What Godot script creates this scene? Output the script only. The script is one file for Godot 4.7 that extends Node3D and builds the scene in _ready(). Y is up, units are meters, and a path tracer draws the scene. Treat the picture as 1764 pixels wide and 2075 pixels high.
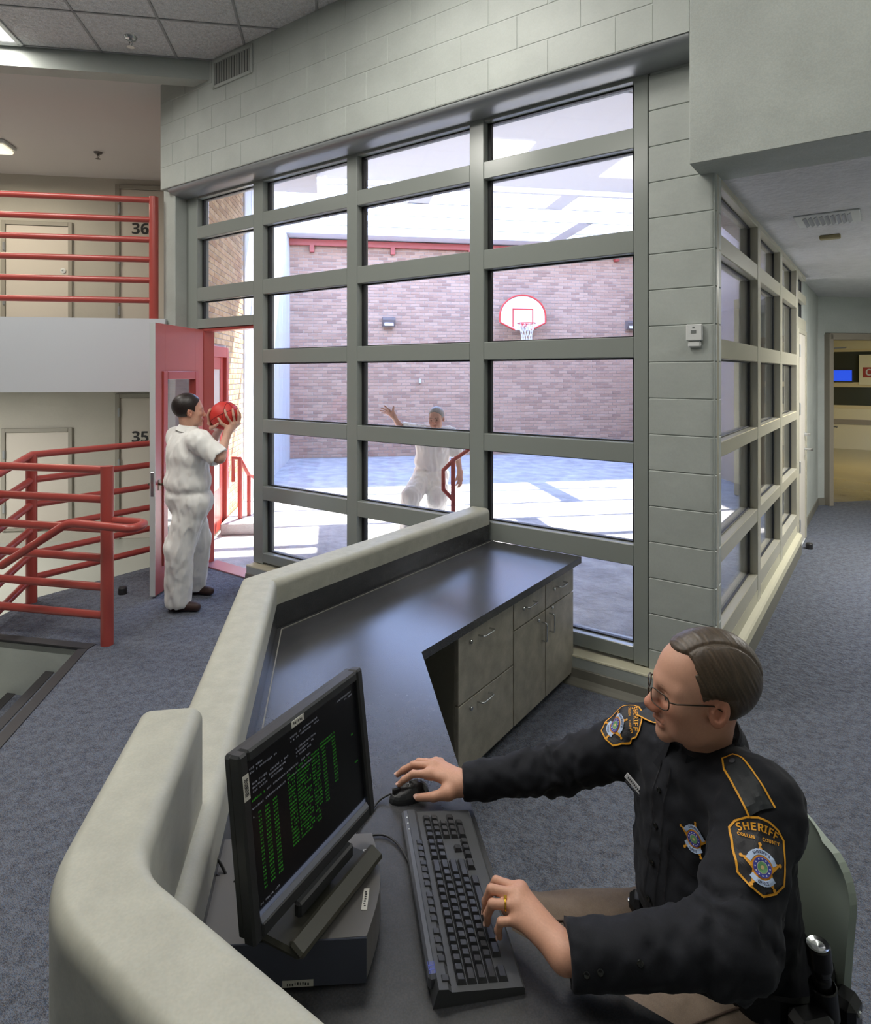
extends Node3D

# World axes: the glazed wall runs along x, the corridor along -z, y is up, metres.
# The cell block and the exercise yard are turned by 45 degrees: na() takes their axes.
const YAW := 0.621337          # 35.6 degrees
const SQ := 0.70710678
var used := {}
var mats := {}
var rng := RandomNumberGenerator.new()


func na(n: float, a: float, y: float) -> Vector3:
	return Vector3((n + a) * SQ, y, (n - a) * SQ)


# ---------------------------------------------------------------- mesh builder
class B:
	var st := SurfaceTool.new()
	var count := 0

	func _init() -> void:
		st.begin(Mesh.PRIMITIVE_TRIANGLES)

	func v(p: Vector3, n: Vector3, c := Color.WHITE) -> void:
		st.set_color(c)
		st.set_normal(n)
		st.add_vertex(p)

	func tri(a: Vector3, b: Vector3, c: Vector3, col := Color.WHITE) -> void:
		var n := (b - a).cross(c - a).normalized()
		v(a, n, col); v(c, n, col); v(b, n, col)
		count += 1

	func trin(a: Vector3, b: Vector3, c: Vector3, na_: Vector3, nb: Vector3, nc: Vector3, col := Color.WHITE) -> void:
		v(a, na_, col); v(c, nc, col); v(b, nb, col)
		count += 1

	func quad(a: Vector3, b: Vector3, c: Vector3, d: Vector3, col := Color.WHITE) -> void:
		tri(a, b, c, col); tri(a, c, d, col)

	func cbox(x: Transform3D, s: Vector3, e: float = 0.004, col := Color.WHITE) -> void:
		var h := s * 0.5
		e = minf(e, minf(h.x, minf(h.y, h.z)) * 0.8)
		var ax := [Vector3.RIGHT, Vector3.UP, Vector3.BACK]
		for i in 3:
			for sg in [1.0, -1.0]:
				var j: int = (i + 1) % 3
				var k: int = (i + 2) % 3
				var c: Vector3 = ax[i] * h[i] * sg
				var p: Vector3 = ax[j] * (h[j] - e)
				var q: Vector3 = ax[k] * (h[k] - e)
				if sg > 0.0:
					quad(x * (c - p - q), x * (c + p - q), x * (c + p + q), x * (c - p + q), col)
				else:
					quad(x * (c - p + q), x * (c + p + q), x * (c + p - q), x * (c - p - q), col)
		if e <= 0.0:
			return
		for i in 3:
			var j: int = (i + 1) % 3
			var k: int = (i + 2) % 3
			for sj in [1.0, -1.0]:
				for sk in [1.0, -1.0]:
					var l: Vector3 = ax[i] * (h[i] - e)
					var u: Vector3 = ax[j] * h[j] * sj + ax[k] * (h[k] - e) * sk
					var w: Vector3 = ax[j] * (h[j] - e) * sj + ax[k] * h[k] * sk
					if sj * sk > 0.0:
						quad(x * (u - l), x * (u + l), x * (w + l), x * (w - l), col)
					else:
						quad(x * (w - l), x * (w + l), x * (u + l), x * (u - l), col)
		for sx in [1.0, -1.0]:
			for sy in [1.0, -1.0]:
				for sz in [1.0, -1.0]:
					var a := Vector3(h.x * sx, (h.y - e) * sy, (h.z - e) * sz)
					var b := Vector3((h.x - e) * sx, h.y * sy, (h.z - e) * sz)
					var c := Vector3((h.x - e) * sx, (h.y - e) * sy, h.z * sz)
					if sx * sy * sz > 0.0:
						tri(x * a, x * b, x * c, col)
					else:
						tri(x * a, x * c, x * b, col)

	func bx(lo: Vector3, hi: Vector3, e: float = 0.003, col := Color.WHITE) -> void:
		cbox(Transform3D(Basis(), (lo + hi) * 0.5), hi - lo, e, col)

	func tube(pts: Array, r: float, seg := 12, caps := true, col := Color.WHITE) -> void:
		var rings := []
		var nrm := []
		var up := Vector3.UP
		for i in pts.size():
			var t: Vector3
			if i == 0:
				t = pts[1] - pts[0]
			elif i == pts.size() - 1:
				t = pts[i] - pts[i - 1]
			else:
				t = (pts[i] - pts[i - 1]).normalized() + (pts[i + 1] - pts[i]).normalized()
			t = t.normalized()
			if i == 0:
				up = Vector3.UP if absf(t.y) < 0.9 else Vector3.RIGHT
			var s := t.cross(up).normalized()
			up = s.cross(t).normalized()
			var k := 1.0
			if i > 0 and i < pts.size() - 1:
				k = 1.0 / maxf(0.5, absf(t.dot((pts[i] - pts[i - 1]).normalized())))
			var ring := []
			var rn := []
			for j in seg:
				var an := TAU * j / seg
				var d := s * cos(an) + up * sin(an)
				ring.append(pts[i] + d * r * (1.0 + (k - 1.0) * 0.5))
				rn.append(d)
			rings.append(ring)
			nrm.append(rn)
		for i in pts.size() - 1:
			for j in seg:
				var j2 := (j + 1) % seg
				trin(rings[i][j], rings[i + 1][j2], rings[i][j2], nrm[i][j], nrm[i + 1][j2], nrm[i][j2], col)
				trin(rings[i][j], rings[i + 1][j], rings[i + 1][j2], nrm[i][j], nrm[i + 1][j], nrm[i + 1][j2], col)
		if caps:
			for e in [0, pts.size() - 1]:
				for j in seg:
					var j2 := (j + 1) % seg
					if e == 0:
						tri(pts[0], rings[0][j], rings[0][j2], col)
					else:
						tri(pts[e], rings[e][j2], rings[e][j], col)

	# profile: (radius, height) pairs, bottom to top, turned about the local y axis
	func lathe(x: Transform3D, prof: Array, seg := 24, col := Color.WHITE) -> void:
		for i in prof.size() - 1:
			var p: Vector2 = prof[i]
			var q: Vector2 = prof[i + 1]
			var d := q - p
			var n2 := Vector2(d.y, -d.x).normalized()
			for j in seg:
				var a0 := TAU * j / seg
				var a1 := TAU * (j + 1) / seg
				var e0 := Vector3(cos(a0), 0, -sin(a0))
				var e1 := Vector3(cos(a1), 0, -sin(a1))
				var n0 := x.basis * (e0 * n2.x + Vector3(0, n2.y, 0))
				var n1 := x.basis * (e1 * n2.x + Vector3(0, n2.y, 0))
				var A := x * (e0 * p.x + Vector3(0, p.y, 0))
				var Bq := x * (e1 * p.x + Vector3(0, p.y, 0))
				var C := x * (e1 * q.x + Vector3(0, q.y, 0))
				var D := x * (e0 * q.x + Vector3(0, q.y, 0))
				if p.x > 1e-5:
					trin(A, Bq, C, n0, n1, n1, col)
				if q.x > 1e-5:
					trin(A, C, D, n0, n1, n0, col)

	# polygon in the local xy plane, drawn out along local z from 0 to depth
	func ext(x: Transform3D, poly: PackedVector2Array, depth: float, col := Color.WHITE) -> void:
		if Geometry2D.is_polygon_clockwise(poly):
			poly = poly.duplicate()
			poly.reverse()
		var idx := Geometry2D.triangulate_polygon(poly)
		for i in range(0, idx.size(), 3):
			var p := [poly[idx[i]], poly[idx[i + 1]], poly[idx[i + 2]]]
			if (p[1] - p[0]).cross(p[2] - p[0]) < 0.0:
				p = [p[0], p[2], p[1]]
			var f := func(q: Vector2, z: float) -> Vector3: return x * Vector3(q.x, q.y, z)
			tri(f.call(p[0], depth), f.call(p[1], depth), f.call(p[2], depth), col)
			tri(f.call(p[0], 0.0), f.call(p[2], 0.0), f.call(p[1], 0.0), col)
		for i in poly.size():
			var a := poly[i]
			var b := poly[(i + 1) % poly.size()]
			quad(x * Vector3(a.x, a.y, 0), x * Vector3(b.x, b.y, 0), x * Vector3(b.x, b.y, depth), x * Vector3(a.x, a.y, depth), col)

	# horizontal slab: corners as (x, z)
	func slab(poly: Array, y0: float, y1: float, col := Color.WHITE) -> void:
		var p := PackedVector2Array()
		for q in poly:
			p.append(Vector2(q.x, -q.y))
		ext(Transform3D(Basis(Vector3(1, 0, 0), Vector3(0, 0, -1), Vector3(0, 1, 0)), Vector3(0, y0, 0)), p, y1 - y0, col)

	# closed profile of (across, y) drawn along a mitred plan path of (x, z); across is to the left of travel
	func sweep(path: Array, prof: Array, smooth := false, col := Color.WHITE) -> void:
		var rings := []
		for i in path.size():
			var t: Vector2
			var k := 1.0
			if i == 0:
				t = (path[1] - path[0]).normalized()
			elif i == path.size() - 1:
				t = (path[i] - path[i - 1]).normalized()
			else:
				var t0: Vector2 = (path[i] - path[i - 1]).normalized()
				t = (t0 + (path[i + 1] - path[i]).normalized()).normalized()
				k = 1.0 / t.dot(t0)
			var l := Vector2(t.y, -t.x) * k
			var ring := []
			for q in prof:
				ring.append(Vector3(path[i].x + l.x * q.x, q.y, path[i].y + l.y * q.x))
			rings.append(ring)
		var m := prof.size()
		var en := []
		for j in m:
			var e: Vector2 = (prof[(j + 1) % m] - prof[j]).normalized()
			en.append(Vector2(-e.y, e.x))
		for i in path.size() - 1:
			var t1: Vector2 = (path[i + 1] - path[i]).normalized()
			var l1 := Vector2(t1.y, -t1.x)
			var ends := [l1, l1]
			for s in 2:
				var i2: int = i - 1 if s == 0 else i + 1
				if i2 >= 0 and i2 < path.size() - 1:
					var t2: Vector2 = (path[i2 + 1] - path[i2]).normalized()
					if t1.dot(t2) > 0.85:
						ends[s] = (l1 + Vector2(t2.y, -t2.x)).normalized()
			for j in m:
				var j2 := (j + 1) % m
				if not smooth:
					quad(rings[i][j], rings[i + 1][j], rings[i + 1][j2], rings[i][j2], col)
					continue
				var na2: Vector2 = en[j]
				var nb2: Vector2 = en[j]
				if na2.dot(en[(j + m - 1) % m]) > 0.75:
					na2 = (na2 + en[(j + m - 1) % m]).normalized()
				if nb2.dot(en[j2]) > 0.75:
					nb2 = (nb2 + en[j2]).normalized()
				var f := func(q: Vector2, l: Vector2) -> Vector3: return Vector3(l.x * q.x, q.y, l.y * q.x)
				var n00: Vector3 = f.call(na2, ends[0])
				var n10: Vector3 = f.call(na2, ends[1])
				var n11: Vector3 = f.call(nb2, ends[1])
				var n01: Vector3 = f.call(nb2, ends[0])
				trin(rings[i][j], rings[i + 1][j], rings[i + 1][j2], n00, n10, n11, col)
				trin(rings[i][j], rings[i + 1][j2], rings[i][j2], n00, n11, n01, col)
		var pp := PackedVector2Array()
		for q in prof:
			pp.append(q)
		var idx := Geometry2D.triangulate_polygon(pp)
		for e in [0, path.size() - 1]:
			for i in range(0, idx.size(), 3):
				var r: Array = rings[e]
				tri(r[idx[i]], r[idx[i + 1]], r[idx[i + 2]], col)

	func mesh() -> ArrayMesh:
		return st.commit()


func numbered(called: String) -> String:
	var k: int = used.get(called, 0)
	used[called] = k + 1
	return called if k == 0 else "%s_%03d" % [called, k]


func part(called: String, m: Mesh, mt: Material, parent: Node, label := "") -> MeshInstance3D:
	var o := MeshInstance3D.new()
	o.name = called
	o.mesh = m
	o.material_override = null
	for i in m.get_surface_count():
		o.set_surface_override_material(i, mt)
	parent.add_child(o, true)
	if label:
		o.set_meta("label", label)
	return o


func pb(called: String, b: B, mt: Material, parent: Node, label := "") -> MeshInstance3D:
	return part(called, b.mesh(), mt, parent, label)


func tag(o: Node, label: String, category: String, group := "") -> Node:
	o.set_meta("label", label)
	o.set_meta("category", category)
	if group:
		o.set_meta("group", group)
	return o


func thing(called: String, label: String, category: String, at := Vector3.ZERO, turn := 0.0, group := "") -> Node3D:
	var o := Node3D.new()
	o.name = numbered(called)
	add_child(o, true)
	o.position = at
	o.rotation.y = turn
	tag(o, label, category, group)
	return o


func single(called: String, b: B, mt: Material, label: String, category: String, group := "") -> MeshInstance3D:
	var o := pb(numbered(called), b, mt, self)
	tag(o, label, category, group)
	return o


func struct(called: String, b: B, mt: Material) -> MeshInstance3D:
	var o := pb(numbered(called), b, mt, self)
	o.set_meta("kind", "structure")
	return o


func struct_node(called: String) -> Node3D:
	var o := Node3D.new()
	o.name = numbered(called)
	add_child(o, true)
	o.set_meta("kind", "structure")
	return o


# ---------------------------------------------------------------- materials
func col(r: int, g: int, b: int) -> Color:
	return Color(r / 255.0, g / 255.0, b / 255.0)


func mat(name_: String, c: Color, rough := 0.6, metal := 0.0, spec := 0.5) -> StandardMaterial3D:
	if mats.has(name_):
		return mats[name_]
	var m := StandardMaterial3D.new()
	m.albedo_color = c
	m.roughness = rough
	m.metallic = metal
	m.metallic_specular = spec
	mats[name_] = m
	return m


func vmat(name_: String, rough := 0.6, metal := 0.0) -> StandardMaterial3D:
	var m := mat(name_, Color.WHITE, rough, metal)
	m.vertex_color_use_as_albedo = true
	return m


# grain: an image of speckle and soft mottling around white, multiplied with the albedo
func grain(px: int, seed_: int, fine: float, soft: float, freq: float, tint := Color.WHITE, blur := 0) -> ImageTexture:
	var r := RandomNumberGenerator.new()
	r.seed = seed_
	var fn := FastNoiseLite.new()
	fn.seed = seed_
	fn.frequency = freq
	fn.noise_type = FastNoiseLite.TYPE_SIMPLEX_SMOOTH
	var base := fn.get_seamless_image(px, px)
	var data := PackedByteArray()
	data.resize(px * px * 3)
	var i := 0
	var prev := 0.0
	for y in px:
		for x in px:
			var f := r.randf() - 0.5
			if blur:
				f = f * 0.6 + prev * 0.55
				prev = f
			var s := base.get_pixel(x, y).r - 0.5
			var k := 0.86 + f * fine + s * soft
			var hue := (r.randf() - 0.5) * fine * 0.35
			data[i] = int(clampf((k + hue) * tint.r, 0, 1) * 255)
			data[i + 1] = int(clampf(k * tint.g, 0, 1) * 255)
			data[i + 2] = int(clampf((k - hue) * tint.b, 0, 1) * 255)
			i += 3
	var im := Image.create_from_data(px, px, false, Image.FORMAT_RGB8, data)
	im.generate_mipmaps()
	return ImageTexture.create_from_image(im)


func bump(px: int, seed_: int, freq: float, strength: float, oct := 4) -> ImageTexture:
	var fn := FastNoiseLite.new()
	fn.seed = seed_
	fn.frequency = freq
	fn.fractal_octaves = oct
	var im := fn.get_seamless_image(px, px)
	im.bump_map_to_normal_map(strength)
	return ImageTexture.create_from_image(im)


func textured(m: StandardMaterial3D, tex: Texture2D, per_metre: float, nrm: Texture2D = null, nscale := 0.4, world := true) -> StandardMaterial3D:
	m.uv1_triplanar = true
	m.uv1_world_triplanar = world
	m.uv1_scale = Vector3.ONE * per_metre
	if tex:
		m.albedo_texture = tex
	if nrm:
		m.normal_enabled = true
		m.normal_texture = nrm
		m.normal_scale = nscale
	return m


func make_materials() -> void:
	var soft := bump(256, 5, 0.02, 3.0)
	var rough := bump(256, 9, 0.06, 6.0)
	textured(mat("carpet", col(116, 120, 132), 0.95, 0.0, 0.2), grain(512, 3, 0.75, 0.25, 0.02, Color.WHITE, 1), 1.5, rough, 0.6)
	textured(mat("paint", col(198, 204, 198), 0.55), grain(256, 4, 0.02, 0.06, 0.01), 0.7, soft, 0.25)
	textured(mat("gyp", col(198, 204, 198), 0.75), grain(256, 14, 0.05, 0.06, 0.01), 0.9, soft, 0.2)
	textured(mat("cell", col(206, 202, 190), 0.6), grain(256, 24, 0.02, 0.05, 0.01), 0.5, soft, 0.2)
	textured(mat("acoustic", col(232, 234, 236), 0.9), grain(512, 6, 0.22, 0.10, 0.05, Color.WHITE, 1), 0.9, rough, 0.5)
	textured(mat("plaster", col(234, 234, 236), 0.8), grain(256, 7, 0.05, 0.05, 0.02), 1.0, rough, 0.3)
	mat("grid", col(150, 152, 154), 0.5)
	textured(mat("halfwall", col(200, 200, 186), 0.5), grain(256, 8, 0.04, 0.07, 0.03), 1.6, bump(256, 21, 0.03, 3.0), 0.2)
	mat("frame", col(140, 145, 140), 0.2)
	mat("frame_light", col(186, 182, 164), 0.24)
	mat("gasket", col(30, 31, 33), 0.5)
	mat("steel", col(168, 172, 176), 0.3, 0.6)
	mat("chrome", col(205, 208, 210), 0.18, 0.95)
	mat("ledge", col(196, 192, 168), 0.6)
	mat("rubber_base", col(112, 110, 100), 0.55)
	mat("nosing", col(52, 51, 53), 0.6)
	mat("red", col(170, 74, 67), 0.32)
	mat("red_door", col(172, 88, 78), 0.3)
	mat("white_edge", col(200, 204, 204), 0.4)
	mat("door_tan", col(196, 190, 180), 0.5)
	mat("door_frame", col(146, 142, 132), 0.5)
	mat("taupe", col(140, 132, 118), 0.45)
	mat("soffit", col(196, 192, 190), 0.8)
	mat("black", col(34, 34, 36), 0.5)
	mat("glassblack", col(22, 24, 25), 0.15)
	textured(mat("desk", col(66, 67, 70), 0.27, 0.0, 0.6), grain(256, 11, 0.14, 0.10, 0.03), 2.0)
	textured(mat("laminate", col(190, 184, 168), 0.4), grain(512, 12, 0.08, 0.16, 0.012), 1.4)
	textured(mat("concrete", col(196, 197, 200), 0.8), grain(512, 13, 0.10, 0.22, 0.01), 0.5, rough, 0.3)
	textured(mat("tanfloor", col(178, 166, 128), 0.12), grain(256, 15, 0.06, 0.12, 0.01), 0.5)
	mat("mortar", col(184, 172, 162), 0.9)
	var g := mat("glass", Color(0.10, 0.13, 0.13, 0.06), 0.02)
	g.transparency = BaseMaterial3D.TRANSPARENCY_ALPHA
	var g2 := mat("glass_side", Color(0.20, 0.23, 0.25, 0.22), 0.04)
	g2.transparency = BaseMaterial3D.TRANSPARENCY_ALPHA
	var e := mat("lamp", Color.WHITE, 0.5)
	e.emission_enabled = true
	e.emission = Color(1, 0.99, 0.96)
	e.emission_energy_multiplier = 1.1
	var ew := mat("lamp_warm", Color.WHITE, 0.5)
	ew.emission_enabled = true
	ew.emission = Color(1, 0.93, 0.78)
	ew.emission_energy_multiplier = 1.2


# ---------------------------------------------------------------- view, sky, light
func make_view() -> void:
	var cam := Camera3D.new()
	cam.name = "camera"
	cam.projection = Camera3D.PROJECTION_FRUSTUM
	cam.near = 0.05
	cam.far = 200.0
	cam.size = 2.0 * 0.05 * 1037.5 / 1282.0
	cam.frustum_offset = Vector2(0.0, -0.05 * 280.5 / 1282.0)
	cam.position = Vector3(0, 1.83, 0)
	cam.rotation.y = YAW
	add_child(cam)
	cam.current = true

	var env := Environment.new()
	env.background_mode = Environment.BG_SKY
	var sky := Sky.new()
	var sm := ProceduralSkyMaterial.new()
	sm.sky_top_color = Color(0.58, 0.68, 0.90)
	sm.sky_horizon_color = Color(0.86, 0.90, 0.98)
	sm.ground_bottom_color = Color(0.55, 0.55, 0.53)
	sm.ground_horizon_color = Color(0.8, 0.82, 0.84)
	sm.sky_energy_multiplier = SKY
	sm.ground_energy_multiplier = SKY * 0.5
	sky.sky_material = sm
	env.sky = sky
	env.tonemap_mode = Environment.TONE_MAPPER_LINEAR
	env.tonemap_exposure = EXPOSURE
	env.sdfgi_enabled = true
	env.ssao_enabled = true
	env.ssil_enabled = true
	var we := WorldEnvironment.new()
	we.name = "environment"
	we.environment = env
	add_child(we)

	var sun := DirectionalLight3D.new()
	sun.name = "sun"
	var s := na(-0.62, 0.30, 1.0).normalized()
	add_child(sun)
	sun.look_at_from_position(s * 30.0, Vector3.ZERO, Vector3.UP)
	sun.light_energy = SUN
	sun.light_color = Color(1.0, 0.97, 0.92)
	sun.light_angular_distance = 0.6
	sun.shadow_enabled = true


func area_light(called: String, at: Vector3, w: float, l: float, energy: float, c := Color.WHITE, turn := 0.0) -> void:
	var a := AreaLight3D.new()
	a.name = called
	a.area_size = Vector2(w, l)
	a.light_energy = energy
	a.light_color = c
	a.shadow_enabled = true
	a.area_range = 40.0
	a.area_attenuation = 2.0
	add_child(a, true)
	a.position = at
	a.rotation = Vector3(-PI / 2, turn, 0)


const EXPOSURE := 1.0
const SUN := 11.0
const SKY := 3.3
const LAMP := 4.6


func _ready() -> void:
	rng.seed = 11
	make_materials()
	make_view()
	make_floors()
	make_block_wall()
	make_windows()
	make_walls()
	make_ceilings()
	make_lights()
	make_yard()
	make_far_room()
	make_railings()
	make_doors()
	make_desk_walls()
	make_cabinets()
	make_computer()
	make_chair()
	make_officer()
	make_inmates()
	make_yard_things()
	make_fixtures()


# ---------------------------------------------------------------- the building
func plan(n0: float, n1: float, a0: float, a1: float) -> Array:
	var o := []
	for q in [[n0, a0], [n0, a1], [n1, a1], [n1, a0]]:
		var p := na(q[0], q[1], 0)
		o.append(Vector2(p.x, p.z))
	return o


func wall_run(p: Vector2, q: Vector2, y0: float, y1: float, out: float) -> B:
	# a wall from p to q, thickened by «out» to the left of the run
	var b := B.new()
	b.sweep([p, q], [Vector2(0, y0), Vector2(out, y0), Vector2(out, y1), Vector2(0, y1)])
	return b


func make_floors() -> void:
	# carpeted platform, notched for the stair that goes down on the left
	var C := Vector2(-4.317, -2.071)
	var D1 := Vector2(-0.918, 0.397)
	var L1 := C + D1 * 1.02
	var N := Vector2(0.7071, 0.7071)
	var E1 := C + N * 1.45
	var edge := [Vector2(-5.69, -3.72), Vector2(-5.66, -2.30), L1, C, E1, E1 + D1 * 3.0]
	var poly: Array = edge + [Vector2(-6.1, 6.0), Vector2(1.8, 6.0), Vector2(1.8, -13.2), Vector2(-0.95, -10.30), Vector2(-0.75, -8.2), Vector2(-0.75, -3.70)]
	var b := B.new()
	b.slab(poly, -0.012, 0.0)
	struct("floor", b, mats.carpet)
	b = B.new()
	b.slab(poly, -0.54, -0.012)
	struct("floor_base", b, mats.paint)
	# lower dayroom floor
	b = B.new()
	b.slab([Vector2(-5.6, -3.7), Vector2(-10.6, -8.2), Vector2(-16, -2.5), Vector2(-9, 6.0), Vector2(-2.5, 0.5)], -0.62, -0.52)
	struct("floor_dayroom", b, mat("vinyl", col(176, 178, 170), 0.35))
	# dark rubber nosings round the stair opening
	for run in [[C, L1], [E1, C]]:
		b = B.new()
		b.sweep(run, [Vector2(0.0, -0.05), Vector2(0.068, -0.05), Vector2(0.068, 0.003), Vector2(0.064, 0.006), Vector2(0.0, 0.006)] if run[0] == E1 else [Vector2(0.0, -0.05), Vector2(-0.075, -0.05), Vector2(-0.075, 0.006), Vector2(0.0, 0.006)])
		struct("trim_1" if run[0] == C else "trim_2", b, mats.nosing)
	# two treads
	var out := Vector2(-0.7071, 0.7071)
	var st := thing("stair", "blue carpeted steps with dark rubber nosings going down at the left", "stairs")
	for k in 3:
		var y := -0.18 * (k + 1)
		var s := C + out * (0.29 * k) + D1 * 0.0
		var p0 := C + D1 * (0.29 * k / 0.93)
		var q0 := C + D1 * ((0.29 * k + 0.30) / 0.93)
		var p1 := s + N * 1.44
		b = B.new()
		b.slab([p0, p1, p1 + out * 0.30, q0], y - 0.18 if k < 2 else y - 0.03, y)
		var tr := pb("tread", b, mats.carpet, st)
		b = B.new()
		b.slab([C + D1 * ((0.29 * k + 0.245) / 0.93), p1 + out * 0.245, p1 + out * 0.308, C + D1 * ((0.29 * k + 0.308) / 0.93)], y - 0.045, y + 0.005)
		pb("nosing", b, mats.nosing, tr)


func make_block_wall() -> void:
	var z0 := -3.406
	# painted block over the glazing: a backing with every block proud of its joints
	var b := B.new()
	b.bx(Vector3(-5.69, 3.594, -3.80), Vector3(-0.836, 5.0, z0 - 0.003), 0.0)
	var w := struct("wall_front", b, mats.paint)
	var bm := B.new()
	bm.cbox(Transform3D(), Vector3(0.4035, 0.2005, 0.03), 0.004)
	var full := bm.mesh()
	bm = B.new()
	bm.cbox(Transform3D(), Vector3(0.2005, 0.2005, 0.03), 0.004)
	var half := bm.mesh()
	for row in 5:
		var y := 3.594 + 0.2032 * (row + 0.5)
		var x := -5.69
		if row % 2 == 1:
			part("block", half, mats.paint, w).position = Vector3(x + 0.1016, y, z0 - 0.015)
			x += 0.2032
		while x + 0.4064 < -0.82:
			part("block", full, mats.paint, w).position = Vector3(x + 0.2032, y, z0 - 0.015)
			x += 0.4064
		if x + 0.2032 < -0.82:
			part("block", half, mats.paint, w).position = Vector3(x + 0.1016, y, z0 - 0.015)
	# left end of that wall, down to the door head
	b = B.new()
	b.bx(Vector3(-5.80, -0.02, -3.80), Vector3(-5.69, 5.0, z0 - 0.10), 0.004)
	struct("wall_left_end", b, mats.paint)
	b = B.new()
	b.bx(Vector3(-5.69, -0.02, -3.80), Vector3(-5.585, 3.594, z0 - 0.09), 0.004)
	struct("trim_reveal", b, mats.paint)
	# smooth bulkhead over the corridor mouth
	b = B.new()
	b.bx(Vector3(-0.833, 2.905, -3.80), Vector3(1.8, 5.0, z0 + 0.002), 0.004)
	struct("wall_bulkhead", b, mats.gyp)
	# column of bullnosed block beside the glazing
	b = B.new()
	b.bx(Vector3(-1.10, 0.0, -3.76), Vector3(-0.758, 3.594, -3.625), 0.0)
	var c := struct("wall_column", b, mats.paint)
	bm = B.new()
	var pf := PackedVector2Array([Vector2(-0.1765, -0.07), Vector2(0.1765, -0.07)])
	for i in 7:
		var an := i * PI / 12
		pf.append(Vector2(0.1765 - 0.028 + 0.028 * cos(an), 0.07 - 0.028 + 0.028 * sin(an)))
	pf.append(Vector2(-0.1765, 0.07))
	var inner := PackedVector2Array()
	for q in pf:
		inner.append(q * Vector2(0.978, 0.95))
	var up := Basis(Vector3(1, 0, 0), Vector3(0, 0, 1), Vector3(0, -1, 0))
	# a bevelled course: three rings
	var yy := [-0.1005, -0.0965, 0.0965, 0.1005]
	for k in 3:
		for i in pf.size():
			var j := (i + 1) % pf.size()
			var lo: PackedVector2Array = inner if k == 0 else pf
			var hi: PackedVector2Array = inner if k == 2 else pf
			bm.quad(Vector3(lo[j].x, yy[k], lo[j].y), Vector3(lo[i].x, yy[k], lo[i].y), Vector3(hi[i].x, yy[k + 1], hi[i].y), Vector3(hi[j].x, yy[k + 1], hi[j].y))
	for k in [0, 3]:
		for i in range(1, inner.size() - 1):
			bm.tri(Vector3(inner[0].x, yy[k], inner[0].y), Vector3(inner[i].x, yy[k], inner[i].y), Vector3(inner[i + 1].x, yy[k], inner[i + 1].y))
	var course := bm.mesh()
	for k in 17:
		part("block", course, mats.paint, c).position = Vector3(-0.9275, 0.155 + 0.2032 * (k + 0.5) - 0.09, -3.689)
	# steel lintel in the soffit over the glazing
	b = B.new()
	var pr := []
	for i in 9:
		var an := PI / 2 * i / 8.0
		pr.append(Vector2(0.012 + 0.12 * (1.0 - cos(an)), 3.586 - 0.05 * sin(an)))
	pr += [Vector2(0.215, 3.530), Vector2(0.215, 3.60), Vector2(0.012, 3.60)]
	b.sweep([Vector2(-5.585, z0), Vector2(-0.84, z0)], pr, true)
	struct("trim_lintel", b, mat("lintel", col(150, 154, 156), 0.32, 0.3))
	# low ledge and rubber base under the glazing
	b = B.new()
	b.sweep([Vector2(-4.57, -3.60), Vector2(-0.78, -3.60)], [Vector2(-0.060, -0.02), Vector2(-0.060, 0.146), Vector2(0.18, 0.146), Vector2(0.18, -0.02)])
	struct("wall_curb", b, mats.paint)
	b = B.new()
	b.sweep([Vector2(-4.57, -3.60), Vector2(-0.78, -3.60)], [Vector2(-0.062, 0.1465), Vector2(-0.060, 0.154), Vector2(-0.052, 0.158), Vector2(0.18, 0.160), Vector2(0.18, 0.1465)])
	struct("trim_ledge", b, mats.ledge)
	b = B.new()
	b.sweep([Vector2(-4.57, -3.60), Vector2(-0.70, -3.60)], [Vector2(-0.117, 0.0), Vector2(-0.114, 0.006), Vector2(-0.092, 0.018), Vector2(-0.078, 0.035), Vector2(-0.070, 0.082), Vector2(-0.064, 0.086), Vector2(-0.060, 0.086), Vector2(-0.060, 0.0)])
	struct("baseboard_front", b, mats.rubber_base)


# one glazed opening: glass, and the dark gasket round it
func pane(win: Node3D, lo: Vector3, hi: Vector3, along_z: bool, glass: Material, beads: Material = null) -> void:
	var g := B.new()
	var t := 0.012
	var c := (lo + hi) * 0.5
	var s := hi - lo
	if along_z:
		g.cbox(Transform3D(Basis(), c), Vector3(t, s.y, s.z), 0.0)
	else:
		g.cbox(Transform3D(Basis(), c), Vector3(s.x, s.y, t), 0.0)
	var p := pb("pane", g, glass, win)
	var k := B.new()
	var w := 0.026
	var d := 0.014
	if along_z:
		for e in [lo.z, hi.z - w]:
			k.bx(Vector3(c.x - d, lo.y, e), Vector3(c.x + d, hi.y, e + w), 0.002)
		for e in [lo.y, hi.y - 0.009]:
			k.bx(Vector3(c.x - d, e, lo.z), Vector3(c.x + d, e + 0.009, hi.z), 0.002)
	else:
		for e in [lo.x, hi.x - w]:
			k.bx(Vector3(e, lo.y, c.z - d), Vector3(e + w, hi.y, c.z + d), 0.002)
		for e in [lo.y, hi.y - 0.009]:
			k.bx(Vector3(lo.x, e, c.z - d), Vector3(hi.x, e + 0.009, c.z + d), 0.002)
	pb("gasket", k, beads if beads else mats.gasket, p)


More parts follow.
